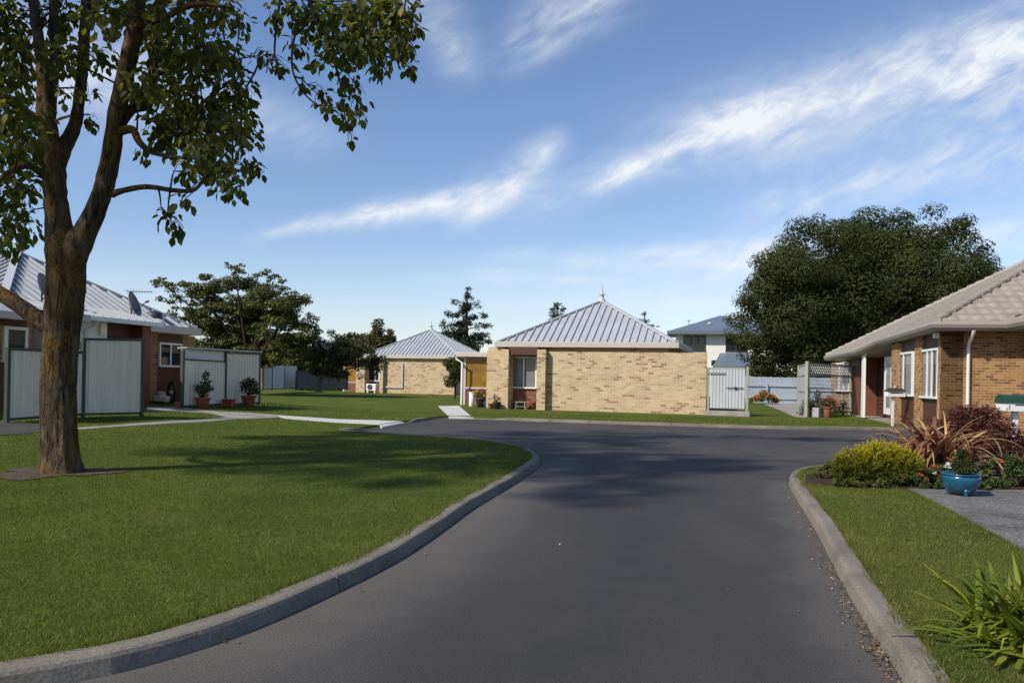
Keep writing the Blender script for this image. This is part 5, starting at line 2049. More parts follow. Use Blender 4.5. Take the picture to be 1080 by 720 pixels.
def pot(label, c, r, h, mat, name='flower_pot', cat='pot', square=False, rim=True, group=None):
    t = thing(name, label, cat, c, group=group)
    c = Vector(c)
    if square:
        mb = MB()
        q = [c + Vector((sx * r * .8, sy * r * .8, 0)) for sx, sy in ((-1, -1), (1, -1), (1, 1), (-1, 1))]
        w = [c + Vector((sx * r, sy * r, h)) for sx, sy in ((-1, -1), (1, -1), (1, 1), (-1, 1))]
        mb.hexa(q + w)
        part('bowl', mb, M[mat], t, bevel=.01)
        part('rim', MB().box((c.x, c.y, c.z + h + .02), (r * 2.16, r * 2.16, .05)), M[mat], t, bevel=.008)
        part('soil', MB().box((c.x, c.y, c.z + h + .046), (r * 1.9, r * 1.9, .012)), M['soil'], t)
    else:
        part('bowl', MB().lathe(c, [(.001, 0), (r * .66, 0), (r * .70, h * .02), (r * .95, h * .86), (r * .95, h), (r * .86, h), (r * .84, h * .9)], 24), M[mat], t)
        if rim:
            part('rim', MB().lathe(c, [(r * .95, h * .80), (r * 1.06, h * .82), (r * 1.08, h * .97), (r * 1.02, h * 1.01), (r * .86, h * 1.01)], 24), M[mat], t)
        part('soil', MB().lathe(c, [(.001, h * .90), (r * .86, h * .88)], 24, False), M['soil'], t)
    return t


# pots before the shed
def near(P, d):
    return Vector((P.x, P.y, T(P.x, P.y) + LAWN))


c1 = near(G(213.5, 430.6), 0)
k1 = c1.y / FPX
pot('terracotta pot holding the tall narrow plant before the shed', c1, 7.6 * k1, 11.5 * k1, 'terracotta')
bl = pblobs([(214, 415, 5, 4), (216, 409, 7, 5), (211, 408, 5, 3), (221, 409, 4, 2.5), (217, 403, 4, 4), (217, 396, 3, 4), (209, 412, 3, 2)], c1.y, .9, .05)
shrub('pot_plant', 'tall narrow pot plant with yellowish leaves before the shed', 'pot plant', c1 + Vector((0, 0, 10 * k1)), bl, 420, .10, 'leaf_pot', nsub=0)
c2 = near(G(262, 428.6), 0)
k2 = c2.y / FPX
pot('terracotta pot holding the bushy round plant at the shed corner', c2, 7.4 * k2, 11.5 * k2, 'terracotta')
bl = pblobs([(263, 410, 9, 6), (258, 405, 5, 4), (267, 406, 6, 6), (263, 401, 5, 3), (270, 412, 4, 4)], c2.y, .9, .06)
shrub('pot_plant', 'bushy round pot plant at the corner of the shed', 'pot plant', c2 + Vector((0, 0, 10 * k2)), bl, 700, .09, 'leaf_pot', nsub=0)
c3 = near(G(241, 429.0), 0)
pot('small empty square red planter between the two terracotta pots', c3, 5.2 * c3.y / FPX, 6.4 * c3.y / FPX, 'redpot', 'planter', 'planter', True)
c4 = near(G(188, 430.4), 0)
pot('small brown square planter at the left end of the shed', c4, 3.0 * c4.y / FPX, 5.5 * c4.y / FPX, 'terracotta', 'planter', 'planter', True)

# wheel and bundle on the patio
cw = G(181, 424.5, LAWN + .01)
kw = cw.y / FPX
t = thing('spoked_wheel', 'dark wheel leaning upright against the brown panel below the window', 'wheel', cw)
mb = MB()
ctr = cw + Vector((0, 0, 11.2 * kw))
ex, ez = 4.6 * kw, 11 * kw
mb.tube([ctr + Vector((ex * math.cos(a) * .9, -ex * math.cos(a) * .35, ez * math.sin(a))) for a in np.linspace(0, 2 * math.pi, 29)], .045, 8, cap=False)
part('tyre', mb, M['blackpot'], t)
mb = MB()
for a in np.linspace(0, 2 * math.pi, 9)[:-1]:
    mb.tube([ctr, ctr + Vector((ex * math.cos(a) * .88, -ex * math.cos(a) * .33, ez * .97 * math.sin(a)))], .012, 5)
part('spoke', mb, M['dishgrey'], t)
part('hub', MB().tube([ctr + Vector((-.02, -.05, 0)), ctr + Vector((.02, .05, 0))], .05, 10), M['white'], t)
cx_ = G(170.5, 424.8, LAWN + .01)
t = thing('storage_tub', 'low white tub with a beige bundle on top beside the wheel', 'tub', cx_)
mb = MB()
q = [cx_ + Vector((sx * .17, sy * .13, 0.02)) for sx, sy in ((-1, -1), (1, -1), (1, 1), (-1, 1))]
w_ = [cx_ + Vector((sx * .21, sy * .16, .20 + .04 * (sx < 0))) for sx, sy in ((-1, -1), (1, -1), (1, 1), (-1, 1))]
part('tub', mb.hexa(q + w_), M['white'], t, bevel=.03)
part('base', MB().box((cx_.x - .1, cx_.y, .03 + cx_.z), (.5, .3, .05)), M['blackpot'], t, bevel=.02)
part('bundle', MB().lathe(cx_ + Vector((-.03, 0, .21)), [(.13, 0), (.145, .05), (.12, .11), (.06, .15), (.001, .16)], 14), M['fascia'], t)

# pots along the cream house
Yp = 30.4
pots = [('white_cylinder', 'tall white cylindrical pot beside the porch downpipe', 497.3, 428.6, 2.8, 15.4, 'whitepot', 'pot'),
        ('flower_pot', 'dark pot of yellow flowers by the porch', 507.0, 429.4, 5.2, 9.5, 'blackpot', 'pot'),
        ('flower_pot', 'small turquoise pot before the cream brick pier', 511.8, 430.2, 1.9, 6.0, 'glaze', 'pot'),
        ('flower_pot', 'small terracotta pot at the left foot of the brick pier', 517.0, 430.6, 2.5, 5.4, 'terracotta', 'pot'),
        ('flower_pot', 'black plastic pot with a small green plant on the grass', 524.0, 431.2, 4.2, 7.4, 'blackpot', 'pot'),
        ('flower_pot', 'squat terracotta pot left of the stool under the window', 541.0, 430.8, 3.4, 6.6, 'terracotta', 'pot'),
        ('flower_pot', 'wide terracotta pot right of the stool under the window', 561.0, 431.4, 3.7, 7.4, 'terracotta', 'pot')]
for nm, lab, px, py, r, h, mt_, cat in pots:
    c = G(px, py)
    k = c.y / FPX
    if nm == 'white_cylinder':
        t = thing('cylinder_pot', lab, 'pot', c)
        part('body', MB().lathe(c, [(.001, 0), (r * k * .92, 0), (r * k, .02), (r * k, h * k), (r * k * .85, h * k), (r * k * .8, h * k * .85)], 20), M[mt_], t)
        part('rim', MB().lathe(c, [(r * k * 1.0, h * k * .93), (r * k * 1.08, h * k * .95), (r * k * 1.08, h * k * 1.0), (r * k * .85, h * k * 1.005)], 20), M[mt_], t)
        part('soil', MB().lathe(c, [(.001, h * k * .9), (r * k * .84, h * k * .9)], 20, False), M['soil'], t)
    else:
        pot(lab, c, r * k, h * k, mt_)
c = G(506.5, 429.2)
bl = pblobs([(503, 416, 4, 4), (508, 415, 5, 5), (511, 417, 3, 4)], c.y, .9, .05)
shrub('flowering_plant', 'yellow flowering pot plant by the porch', 'flowers', c + Vector((0, 0, .3)), bl, 500, .06, 'leaf_bed', [('petal_yellow', on_blobs(bl, 26), .085), ('petal_orange', on_blobs(bl, 8), .07)], nsub=0)
c = G(523.3, 431.0)
bl = pblobs([(523, 422, 3, 3), (521.5, 418, 2, 3), (525, 420, 2.4, 2.4)], c.y, .9, .03)
shrub('pot_plant', 'small green plant in the black pot on the grass', 'pot plant', c + Vector((0, 0, .26)), bl, 160, .06, 'leaf_bed', nsub=0)
# stool
c = G(549.5, 431.4)
k = c.y / FPX
t = thing('garden_stool', 'small wooden stool under the window of the nearest cream house', 'stool', c, FC.a)
Fs = Frame(c.x, c.y, -17)
part('seat', MB().fbox(Fs, -6 * k, 6 * k, -.12, .14, .27 + LAWN, .30 + LAWN), M['oldtimber'], t, bevel=.008)
for sx in (-1, 1):
    for sy in (-1, 1):
        part('leg', MB().bar(Fs.w(sx * 5.4 * k, sy * .1, LAWN), Fs.w(sx * 4.6 * k, sy * .09, LAWN + .27), .03, .03), M['oldtimber'], t)
part('stretcher', MB().bar(Fs.w(-5 * k, -.09, LAWN + .11), Fs.w(5 * k, -.09, LAWN + .11), .02, .02), M['oldtimber'], t)

# flowers by the grey fence
c = at(806, 424, 47); c.z = LAWN
bl = pblobs([(796, 421, 5, 3), (805, 418.5, 8, 5), (812, 420, 6, 4), (818, 422.5, 4, 2)], 47, .9, .3)
shrub('flowering_bush', 'bush of rusty orange flowers in front of the blue grey fence', 'bush', c, bl, 1800, .11, 'leaf_olive', [('petal_orange', on_blobs(bl, 90), .14)], nsub=24)
# flower group at the trellis
c = G(868.5, 440.0)
k = c.y / FPX
pc = G(872.5, 440.0)
pot('terracotta pot of red flowers against the trellis screen', pc, 4.3 * k, 11 * k, 'terracotta')
bl = pblobs([(870, 424, 5, 4), (876, 424, 5, 4), (882, 429, 4, 6), (873, 420, 4, 3)], pc.y, .9, .08)
shrub('geranium_plant', 'red geranium growing in the terracotta pot at the trellis', 'flowers', pc + Vector((0, 0, .36)), bl, 500, .075, 'leaf_bed', [('petal_red', on_blobs(bl, 12), .10), ('petal_orange', on_blobs(bl, 5), .08)], nsub=0)
c = G(862, 439.6)
t = thing('planter_box', 'low grey timber planter box at the foot of the trellis', 'planter', c)
part('box', MB().fbox(Frame(c.x, c.y, Ft.a * 57.3), -7 * k, 6 * k, -.14, .14, LAWN, LAWN + 10 * k), M['netting'], t, bevel=.01)
part('corner_post', MB().fbox(Frame(c.x, c.y, Ft.a * 57.3), 6.1 * k, 7.6 * k, -.16, -.09, LAWN, LAWN + 12.5 * k), M['white'], t)
part('soil', MB().fbox(Frame(c.x, c.y, Ft.a * 57.3), -6.5 * k, 5.5 * k, -.11, .11, LAWN + 10 * k, LAWN + 10.3 * k), M['soil'], t)
bl = pblobs([(856, 425, 5, 5), (862, 420, 5, 5), (866, 424, 5, 4), (854, 431, 4, 6), (863, 415, 3, 3), (860, 430, 5, 4)], c.y, .9, .08)
shrub('flowering_plant', 'leggy plant with pink flowers spilling from the grey planter box', 'flowers', c + Vector((0, 0, .3)), bl, 600, .08, 'leaf_bed', [('petal_pink', on_blobs(bl, 11), .09), ('petal_red', on_blobs(bl, 6), .08)], nsub=0)
c = G(889.5, 438.6)
bl = pblobs([(889, 425, 3.5, 3), (886, 431, 4, 6), (892, 430, 3, 5)], c.y, .9, .05)
shrub('flowering_plant', 'purple flowered plant at the right end of the trellis', 'flowers', c, bl, 350, .07, 'leaf_bed', [('petal_purple', on_blobs(bl, 12), .08)], nsub=0)
c = G(846, 438.2)
bl = pblobs([(846, 430, 3, 5), (844, 435, 3, 3), (848, 423, 2, 3)], c.y, .9, .05)
shrub('climbing_plant', 'thin climbing plant on the left side panel of the trellis', 'plant', c, bl, 200, .06, 'leaf_brown', [('petal_pink', on_blobs(bl, 4), .06)], nsub=0)

# ------------------------------------------------------------------ letterboxes
c = G(941.2, 449.0)
k = c.y / FPX
zb0, zb1 = at(941, 418.2, c.y).z, at(941, 412.6, c.y).z
t = thing('letterbox', 'small white letterbox with dark peaked lid on a thin post before the timber porch', 'letterbox', c)
xa, xb = at(934.5, 415, c.y).x, at(953.5, 415, c.y).x
part('post', MB().fbox(Frame(c.x, c.y, 0), -1.1 * k, 1.1 * k, -.02, .02, LAWN - .05, zb0), M['white'], t)
part('box', MB().fbox(Frame(0, 0, 0), xa, xb, c.y - .10, c.y + .12, zb0 + .002, zb1), M['white'], t, bevel=.008)
mb = MB()
mb.add([(xa - .02, c.y - .13, zb1 + .002), (xb + .02, c.y - .13, zb1 + .002), (xb + .02, c.y + .15, zb1 + .002), (xa - .02, c.y + .15, zb1 + .002),
        (xa + .06, c.y, zb1 + .10), (xb - .06, c.y, zb1 + .10)], [(0, 1, 5, 4), (1, 2, 5), (2, 3, 4, 5), (3, 0, 4), (3, 2, 1, 0)])
part('lid', mb, M['darkmetal'], t)
part('slot', MB().fbox(Frame(0, 0, 0), xa + .08, xb - .08, c.y - .106, c.y - .101, zb1 - .06, zb1 - .035), M['blackpot'], t)
part('lid_knob', MB().lathe(((xa + xb) / 2, c.y, zb1 + .10), [(.05, 0), (.055, .03), (.03, .07), (.001, .10)], 10), M['oldtimber'], t)

YL = 12.6
lb0, lb1 = at(1061, 425, YL), at(1061, 433.6, YL)
xl, xr = lb0.x, lb0.x + .46
lz0, lz1 = lb1.z, lb0.z
Fl = Frame(xl, YL, -4)
t = thing('letterbox', 'white letterbox with rounded dark green lid at the right edge above the burgundy shrub', 'letterbox', Fl.w(.2, .1, LAWN), Fl.a)
part('box', MB().fbox(Fl, 0, .46, 0, .30, lz0, lz1 + .01), M['white'], t, bevel=.006)
mb = MB()
n = 14
rw, rh = .165, at(1061, 416.3, YL).z - lz1
vs = []
for s in (-.02, .48):
    for i in range(n + 1):
        a = math.pi * i / n
        vs.append(Fl.w(s, .15 - rw * math.cos(a), lz1 + rh * math.sin(a) + .004))
fs = [(i, i + 1, n + 2 + i, n + 1 + i) for i in range(n)]
mb.add(vs, fs, True)
mb.add(vs[:n + 1], [tuple(range(n + 1))[::-1]])
mb.add(vs[n + 1:], [tuple(range(n + 1))])
mb.add([vs[0], vs[n], vs[2 * n + 1], vs[n + 1]], [(0, 1, 2, 3)])
part('lid', mb, M['greencap'], t)
part('post', MB().fbox(Fl, .17, .245, .1, .18, LAWN - .05, lz0 - .001), M['white'], t)
part('slot', MB().fbox(Fl, .14, .38, -.004, -.001, lz1 - .035, lz1 - .018), M['blackpot'], t)
cv = bpy.data.curves.new('number', 'FONT')
cv.body = '1'
cv.size = .11
cv.extrude = .001
cv.align_x = 'CENTER'
to = bpy.data.objects.new('tmp_text', cv)
COL.objects.link(to)
bpy.context.view_layer.update()
me = bpy.data.meshes.new_from_object(to.evaluated_get(bpy.context.evaluated_depsgraph_get()))
bpy.data.objects.remove(to)
pw_ = Fl.w(.055, -.003, lz0 + .03)
me.transform(Matrix.Translation(pw_) @ Matrix.Rotation(Fl.a, 4, 'Z') @ Matrix.Rotation(R(90), 4, 'X'))
me.materials.clear()
link('number', me, M['white_line'], t)

# ------------------------------------------------------------------ the garden bed on the right
def gb(px, py):
    return G(px, py, LAWN + .03)


# golden shrub : fine upright shoots, yellow at their tips
c = gb(925, 508)
YK = c.y
lobes = pblobs([(905, 492, 24, 17), (928, 488, 26, 20), (950, 492, 20, 17), (925, 500, 40, 12), (893, 500, 13, 9), (962, 500, 13, 11)], YK, .85, .10)
lobes = [(Vector((q.x, q.y, max(q.z, .12))), r) for q, r in lobes]
t = thing('golden_shrub', 'rounded golden yellow feathery shrub at the corner of the kerb', 'shrub', c)
C, D, NN, L, TT = [], [], [], [], []
for q, r in lobes:
    k = int(5200 * r[0] * r[2] / (.25 * .2))
    for _ in range(max(k // 9, 60)):
        d = Vector((rnd.gauss(0, 1), rnd.gauss(0, 1), rnd.gauss(.25, .8))).normalized()
        b = Vector(q) + Vector((d.x * r[0], d.y * r[1], d.z * r[2])) * rnd.uniform(.60, .92)
        axis = (d + Vector((rnd.gauss(0, .25), rnd.gauss(0, .25), .55))).normalized()
        ln = rnd.uniform(.05, .11)
        m_ = 16
        s = np.linspace(0, 1, m_)
        ax_ = np.array(axis)
        base = np.array(b)[None] + ax_[None] * (s * ln)[:, None]
        u_ = unit(m_)
        C.append(base)
        D.append(ax_[None] * .9 + u_ * .8)
        NN.append(unit(m_))
        L.append(np.full(m_, .028) * (1.15 - .4 * s))
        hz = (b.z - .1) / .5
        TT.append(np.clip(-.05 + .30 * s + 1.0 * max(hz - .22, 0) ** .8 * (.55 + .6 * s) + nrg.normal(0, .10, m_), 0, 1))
C, D, NN, L, TT = map(np.concatenate, (C, D, NN, L, TT))
V, F = leaf_mesh(C, D, NN, L, L * .32, 0)
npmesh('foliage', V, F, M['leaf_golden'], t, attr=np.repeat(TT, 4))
mb = MB()
for q, r in lobes:
    mb.tube([c, c.lerp(Vector(q), .6), Vector(q) + Vector((0, 0, .05))], [.02, .012, .005], 5)
part('stem', mb, M['twig'], t)

# small dark shrub left of it
c = gb(875, 503)
bl = pblobs([(872, 498, 9, 7), (880, 495, 7, 7), (868, 502, 6, 4)], c.y, .9, .05)
shrub('dark_shrub', 'low dark bronze shrub left of the golden shrub', 'shrub', c, bl, 1700, .045, 'leaf_brown', nsub=16)

# burgundy barberry : long arching sprays
c = gb(1040, 484)
c = Vector((at(1027, 484, 12.0).x, 12.0, LAWN + .03))
t = thing('burgundy_shrub', 'large arching burgundy shrub under the white downpipe', 'shrub', c)
C, D, NN, L = [], [], [], []
mb = MB()
for i in range(360):
    a = rnd.uniform(0, 2 * math.pi)
    reach = rnd.uniform(.15, .72) * (1.0 if math.cos(a) > -.3 else .85)
    hgt = rnd.uniform(.40, .92) * (1 - .62 * (reach / .75) ** 2)
    p0 = c + Vector((rnd.gauss(0, .14), rnd.gauss(0, .12), 0))
    p2 = c + Vector((math.cos(a) * reach, math.sin(a) * reach * .8, hgt))
    p1 = p0.lerp(p2, .55) + Vector((0, 0, .22 * hgt + .1 * rnd.random()))
    p3 = p2 + Vector((math.cos(a) * .15, math.sin(a) * .15, rnd.uniform(-.10, .08)))
    path = catmull3 = [p0, p1, p2, p3]
    mb.tube(path, [.006, .005, .004, .002], 4, cap=False)
    m_ = 46
    for j in range(m_):
        s = .25 + .75 * (j + rnd.random()) / m_
        k = min(2, int(s * 3))
        f = s * 3 - k
        q = path[k].lerp(path[k + 1], f)
        ax_ = (path[k + 1] - path[k]).normalized()
        C.append(np.array(q) + nrg.normal(0, .008, 3))
        D.append(np.array(ax_) * .7 + unit(1)[0] * .9)
        NN.append(unit(1)[0] + np.array([0, 0, .5]))
        L.append(rnd.uniform(.028, .058))
C, D, NN, L = np.array(C), np.array(D), np.array(NN), np.array(L)
V, F = leaf_mesh(C, D, NN, L, L * .42, .05)
npmesh('foliage', V, F, M['leaf_burg'], t)
part('stem', mb, M['twig'], t)


# striped flax : long arching strap leaves
def strap_plant(name, label, cat, c, n, l0, l1, w0, w1, mat, az_lo=0, az_hi=2 * math.pi, el_lo=35, el_hi=82, droop=(.6, 1.5), spread=.10, tone=None, seg=10, fold=.25, group=None):
    t = thing(name, label, cat, c, group=group)
    Vs, Fs, Ts = [], [], []
    o = 0
    for i in range(n):
        az = rnd.uniform(az_lo, az_hi)
        el = R(rnd.uniform(el_lo, el_hi))
        ln = rnd.uniform(l0, l1)
        wd = rnd.uniform(w0, w1)
        dr_ = rnd.uniform(*droop) * (1.35 - .8 * el / R(90))
        p = Vector(c) + Vector((rnd.gauss(0, spread), rnd.gauss(0, spread), 0))
        base_t = rnd.random()
        twist = rnd.gauss(0, .25)
        kink = rnd.random() < .15
        kp = rnd.uniform(.45, .75)
        for s in range(seg + 1):
            f = s / seg
            e = el - dr_ * f ** 1.4 * 1.6 - (0.9 if kink and f > kp else 0)
            d = Vector((math.cos(az) * math.cos(e), math.sin(az) * math.cos(e), math.sin(e)))
            side = Vector((-math.sin(az + twist), math.cos(az + twist), .15 * math.sin(twist * 5)))
            up_ = side.cross(d).normalized()
            w = wd * (.55 + .45 * min(1, f * 3)) * (1 if f < .45 else max(.03, 1 - ((f - .45) / .55) ** 1.7)) / 2
            if p.z < LAWN + .03:
                p.z = LAWN + .03
            Vs += [p - side * w + up_ * fold * w, p, p + side * w + up_ * fold * w]
            if tone:
                mt_, et = tone(base_t)
                Ts += [et, mt_, et]
            p = p + d * (ln / seg)
        for s in range(seg):
            a = o + 3 * s
            Fs += [(a, a + 1, a + 4, a + 3), (a + 1, a + 2, a + 5, a + 4)]
        o += 3 * (seg + 1)
    V = np.array([tuple(v) for v in Vs])
    ob = npmesh('leaves', V, np.array(Fs), M[mat], t, attr=(np.array(Ts) if tone else None))
    ob.data.polygons.foreach_set('use_smooth', [True] * len(ob.data.polygons))
    return t


def flax_tone(b):
    if b < .45:
        return .15 + .25 * b, .45 + .5 * b
    if b < .8:
        return .95 - .3 * (b - .45), .30 + .3 * b
    return .35, .5


c = gb(990, 491)
c = Vector((at(988, 480, 10.9).x, 10.9, LAWN + .03))
t = strap_plant('striped_flax', 'bronze and cream striped flax with arching strap leaves behind the blue pot', 'flax', c, 360, .70, 1.30, .030, .054, 'leaf_flax', el_lo=12, el_hi=80, droop=(1.0, 2.4), spread=.13, tone=flax_tone)
part('crown_base', MB().lathe(c, [(.12, -.02), (.10, .06), (.04, .14), (.001, .16)], 10), M['twig'], t)

# low bedding plants
def bedding(name, label, px, py, lst, n, size, mat, flowers, cat='flowers'):
    c = gb(px, py)
    bl = pblobs(lst, c.y, .9, .05)
    bl = [(Vector((q.x, q.y, max(q.z, LAWN + .05))), r) for q, r in bl]
    fl = [(a, on_blobs(bl, b), s) for a, b, s in flowers]
    return shrub(name, label, cat, c, bl, n, size, mat, fl, nsub=14)


bedding('red_flowers', 'low green plant with three small red flowers before the golden shrub', 958, 511.0, [(950, 506, 8, 5), (962, 504, 9, 6), (972, 507, 6, 4)], 1600, .045, 'leaf_bed', [('petal_red', 5, .055)])
bedding('geranium_plant', 'low geranium with a bright red flower head left of the blue pot', 985, 507, [(982, 498, 8, 7), (988, 496, 6, 6), (978, 504, 7, 4)], 1300, .05, 'leaf_bed', [('petal_red', 9, .07)])
bedding('white_flowers', 'clump of small white flowers just left of the blue pot', 994, 509, [(993, 500, 6, 8), (997, 494, 5, 7), (990, 506, 7, 4), (1000, 503, 6, 6)], 1500, .045, 'leaf_bed', [('petal_white', 16, .06)])
bedding('mixed_flowers', 'loose clump with yellow and purple flowers right of the blue pot', 1034, 508, [(1030, 496, 9, 8), (1038, 500, 10, 8), (1026, 504, 8, 6), (1042, 490, 7, 6)], 2000, .05, 'leaf_pot', [('petal_yellow', 6, .045), ('petal_purple', 6, .05), ('petal_red', 2, .06)])
bedding('geranium_plant', 'low plant with red flowers behind the green bush at the right edge', 1058, 502, [(1050, 490, 8, 7), (1066, 488, 10, 6), (1078, 486, 8, 5)], 1500, .05, 'leaf_bed', [('petal_red', 8, .07)])
bedding('green_bush', 'rounded mid green bush at the right edge by the driveway', 1070, 512, [(1066, 498, 15, 14), (1080, 496, 14, 15), (1094, 500, 14, 13)], 5000, .040, 'leaf_bed', [], 'bush')
bedding('ground_cover', 'low dark green cover along the bed edge under the golden shrub', 925, 511.5, [(905, 509, 12, 3), (930, 510, 14, 3), (888, 507.5, 8, 3)], 1500, .035, 'leaf_olive', [], 'plant')
bedding('ground_cover', 'low green cover between the red flowers and the blue pot', 985, 512.5, [(975, 510.5, 9, 3), (992, 511, 9, 3)], 1000, .035, 'leaf_bed', [], 'plant')
bedding('ground_cover', 'low green cover along the driveway edge right of the blue pot', 1045, 514, [(1036, 511, 8, 4), (1050, 511.5, 9, 4)], 1100, .04, 'leaf_bed', [], 'plant')
bedding('small_weed', 'low straggling green plants between the flax and the golden shrub', 975, 498, [(970, 490, 8, 7), (980, 486, 8, 6)], 800, .05, 'leaf_olive', [], 'plant')

# blue glazed pot with feet
c = G(1013.3, 521.6, LAWN + .012)
k = c.y / FPX
t = thing('glazed_pot', 'turquoise glazed bowl pot on three feet standing on the driveway', 'pot', c)
r = 19 * k
h0, h1 = 4.0 * k, 23.0 * k
part('bowl', MB().lathe(c, [(.001, h0 * .7), (r * .50, h0 * .7), (r * .66, h0 * 1.1), (r * .86, h0 + (h1 - h0) * .30), (r * .97, h0 + (h1 - h0) * .58), (r * .985, h0 + (h1 - h0) * .78), (r * .94, h1 * .92), (r * .90, h1 * .93), (r * .86, h1 * .86), (r * .80, h1 * .8)], 40), M['glaze'], t)
part('rim', MB().lathe(c, [(r * .93, h1 * .915), (r * 1.0, h1 * .93), (r * 1.035, h1 * .965), (r * 1.0, h1 * 1.0), (r * .93, h1 * 1.0), (r * .89, h1 * .96), (r * .90, h1 * .92)], 40), M['glaze'], t)
part('soil', MB().lathe(c, [(.001, h1 * .90), (r * .88, h1 * .88)], 30, False), M['soil'], t)
for a in (-95, 25, 145):
    q = c + Vector((math.cos(R(a)) * r * .62, math.sin(R(a)) * r * .62, 0))
    part('foot', MB().lathe(q, [(.001, 0), (r * .10, 0), (r * .12, h0 * .2), (r * .09, h0 * .55), (r * .16, h0 * 1.15), (r * .17, h0 * 1.7), (.001, h0 * 2)], 14), M['glaze'], t)
bl = pblobs([(1013, 486, 7, 8), (1013, 493, 9, 8), (1013, 478, 4, 5), (1018, 488, 4, 6), (1008, 489, 4, 6)], c.y, .9, .02)
shrub('dwarf_conifer', 'dark green dwarf conifer growing in the turquoise pot', 'conifer', c + Vector((0, 0, h1 * .9)), bl, 6500, .026, 'leaf_dark', nsub=36, up=.8, aspect=.35)

# green strap leaved plant in the corner
c = Vector((at(1102, 712, 3.65).x, 3.65, LAWN))
strap_plant('strap_leaf_plant', 'clump of long bright green strap leaves in the bottom right corner', 'plant', c, 700, .22, .43, .018, .034, 'leaf_strap', el_lo=10, el_hi=70, droop=(.2, .9), spread=.13, seg=8, fold=.35)

# ------------------------------------------------------------------ the big tree by the road
TY = TREE.y


def tp(px, py, d=0.0):
    return at(px, py, TY + d)


bt = thing('street_tree', 'big leafy tree with furrowed lichen stained trunk on the left lawn', 'tree', (TREE.x, TREE.y, LAWN))
KP = TY / FPX


def limb(pts, sub=5, n=14, jit=.03):
    """pts : (px, py, depth offset, width px)"""
    P = [Vector((*tp(a, b, d),)) for a, b, d, w in pts]
    W_ = [w * KP / 2 * (.84 if w > 10 else 1) for *_, w in pts]
    out, rad = [], []
    for i in range(len(P) - 1):
        p0, p1, p2, p3 = P[max(i - 1, 0)], P[i], P[i + 1], P[min(i + 2, len(P) - 1)]
        for k in range(sub):
            t_ = k / sub
            q = .5 * ((2 * p1) + (p2 - p0) * t_ + (2 * p0 - 5 * p1 + 4 * p2 - p3) * t_ * t_ + (3 * p1 - p0 - 3 * p2 + p3) * t_ ** 3)
            out.append(q)
            rad.append((W_[i] * (1 - t_) + W_[i + 1] * t_) * (1 + rnd.uniform(-jit, jit)))
    out.append(P[-1])
    rad.append(W_[-1])
    return out, rad


# trunk with a furrowed, lumpy surface
tp_, tr_ = limb([(66, 503, 0, 58), (65, 496, 0, 52), (64, 480, 0, 47), (63, 450, 0, 44), (62, 415, 0, 43), (63, 385, 0, 43), (65, 350, 0, 44), (67, 325, 0, 47), (69, 300, 0, 47), (69, 282, 0, 47), (68, 266, 0, 49), (63, 245, .02, 36), (60, 222, .04, 27)], 18, jit=.008)
tr_ = [r * .92 for r in tr_]
from mathutils import noise as mnoise
n = 84
vs, fs = [], []
ph = [rnd.uniform(0, 6.28) for _ in range(6)]
for i, (p, r) in enumerate(zip(tp_, tr_)):
    for k in range(n):
        a = 2 * math.pi * k / n
        z = p.z
        q = 1 + .030 * math.sin(3 * a + 1.4 * z + ph[0]) + .024 * math.sin(7 * a + 2.3 * z + ph[1]) + .016 * math.sin(13 * a - 3.1 * z + ph[2])
        sv = Vector((math.cos(a) * 3.2, math.sin(a) * 3.2, z * 2.1))
        q += .075 * (.5 - abs(mnoise.noise(sv * 1.5))) - .05 * abs(mnoise.noise(sv * 3.7)) + .03 * mnoise.noise(Vector((math.cos(a) * 9, math.sin(a) * 9, z * 11)))
        if z < .5:
            q += .10 * max(0, (.5 - z) / .5) ** 2 * (1 + .8 * math.sin(5 * a + ph[3]))
        vs.append(p + Vector((math.cos(a) * r * q, math.sin(a) * r * q, 0)))
for i in range(len(tp_) - 1):
    for k in range(n):
        fs.append((i * n + k, i * n + (k + 1) % n, (i + 1) * n + (k + 1) % n, (i + 1) * n + k))
mb = MB().add(vs, fs, True)
part('trunk', mb, M['bark'], bt)
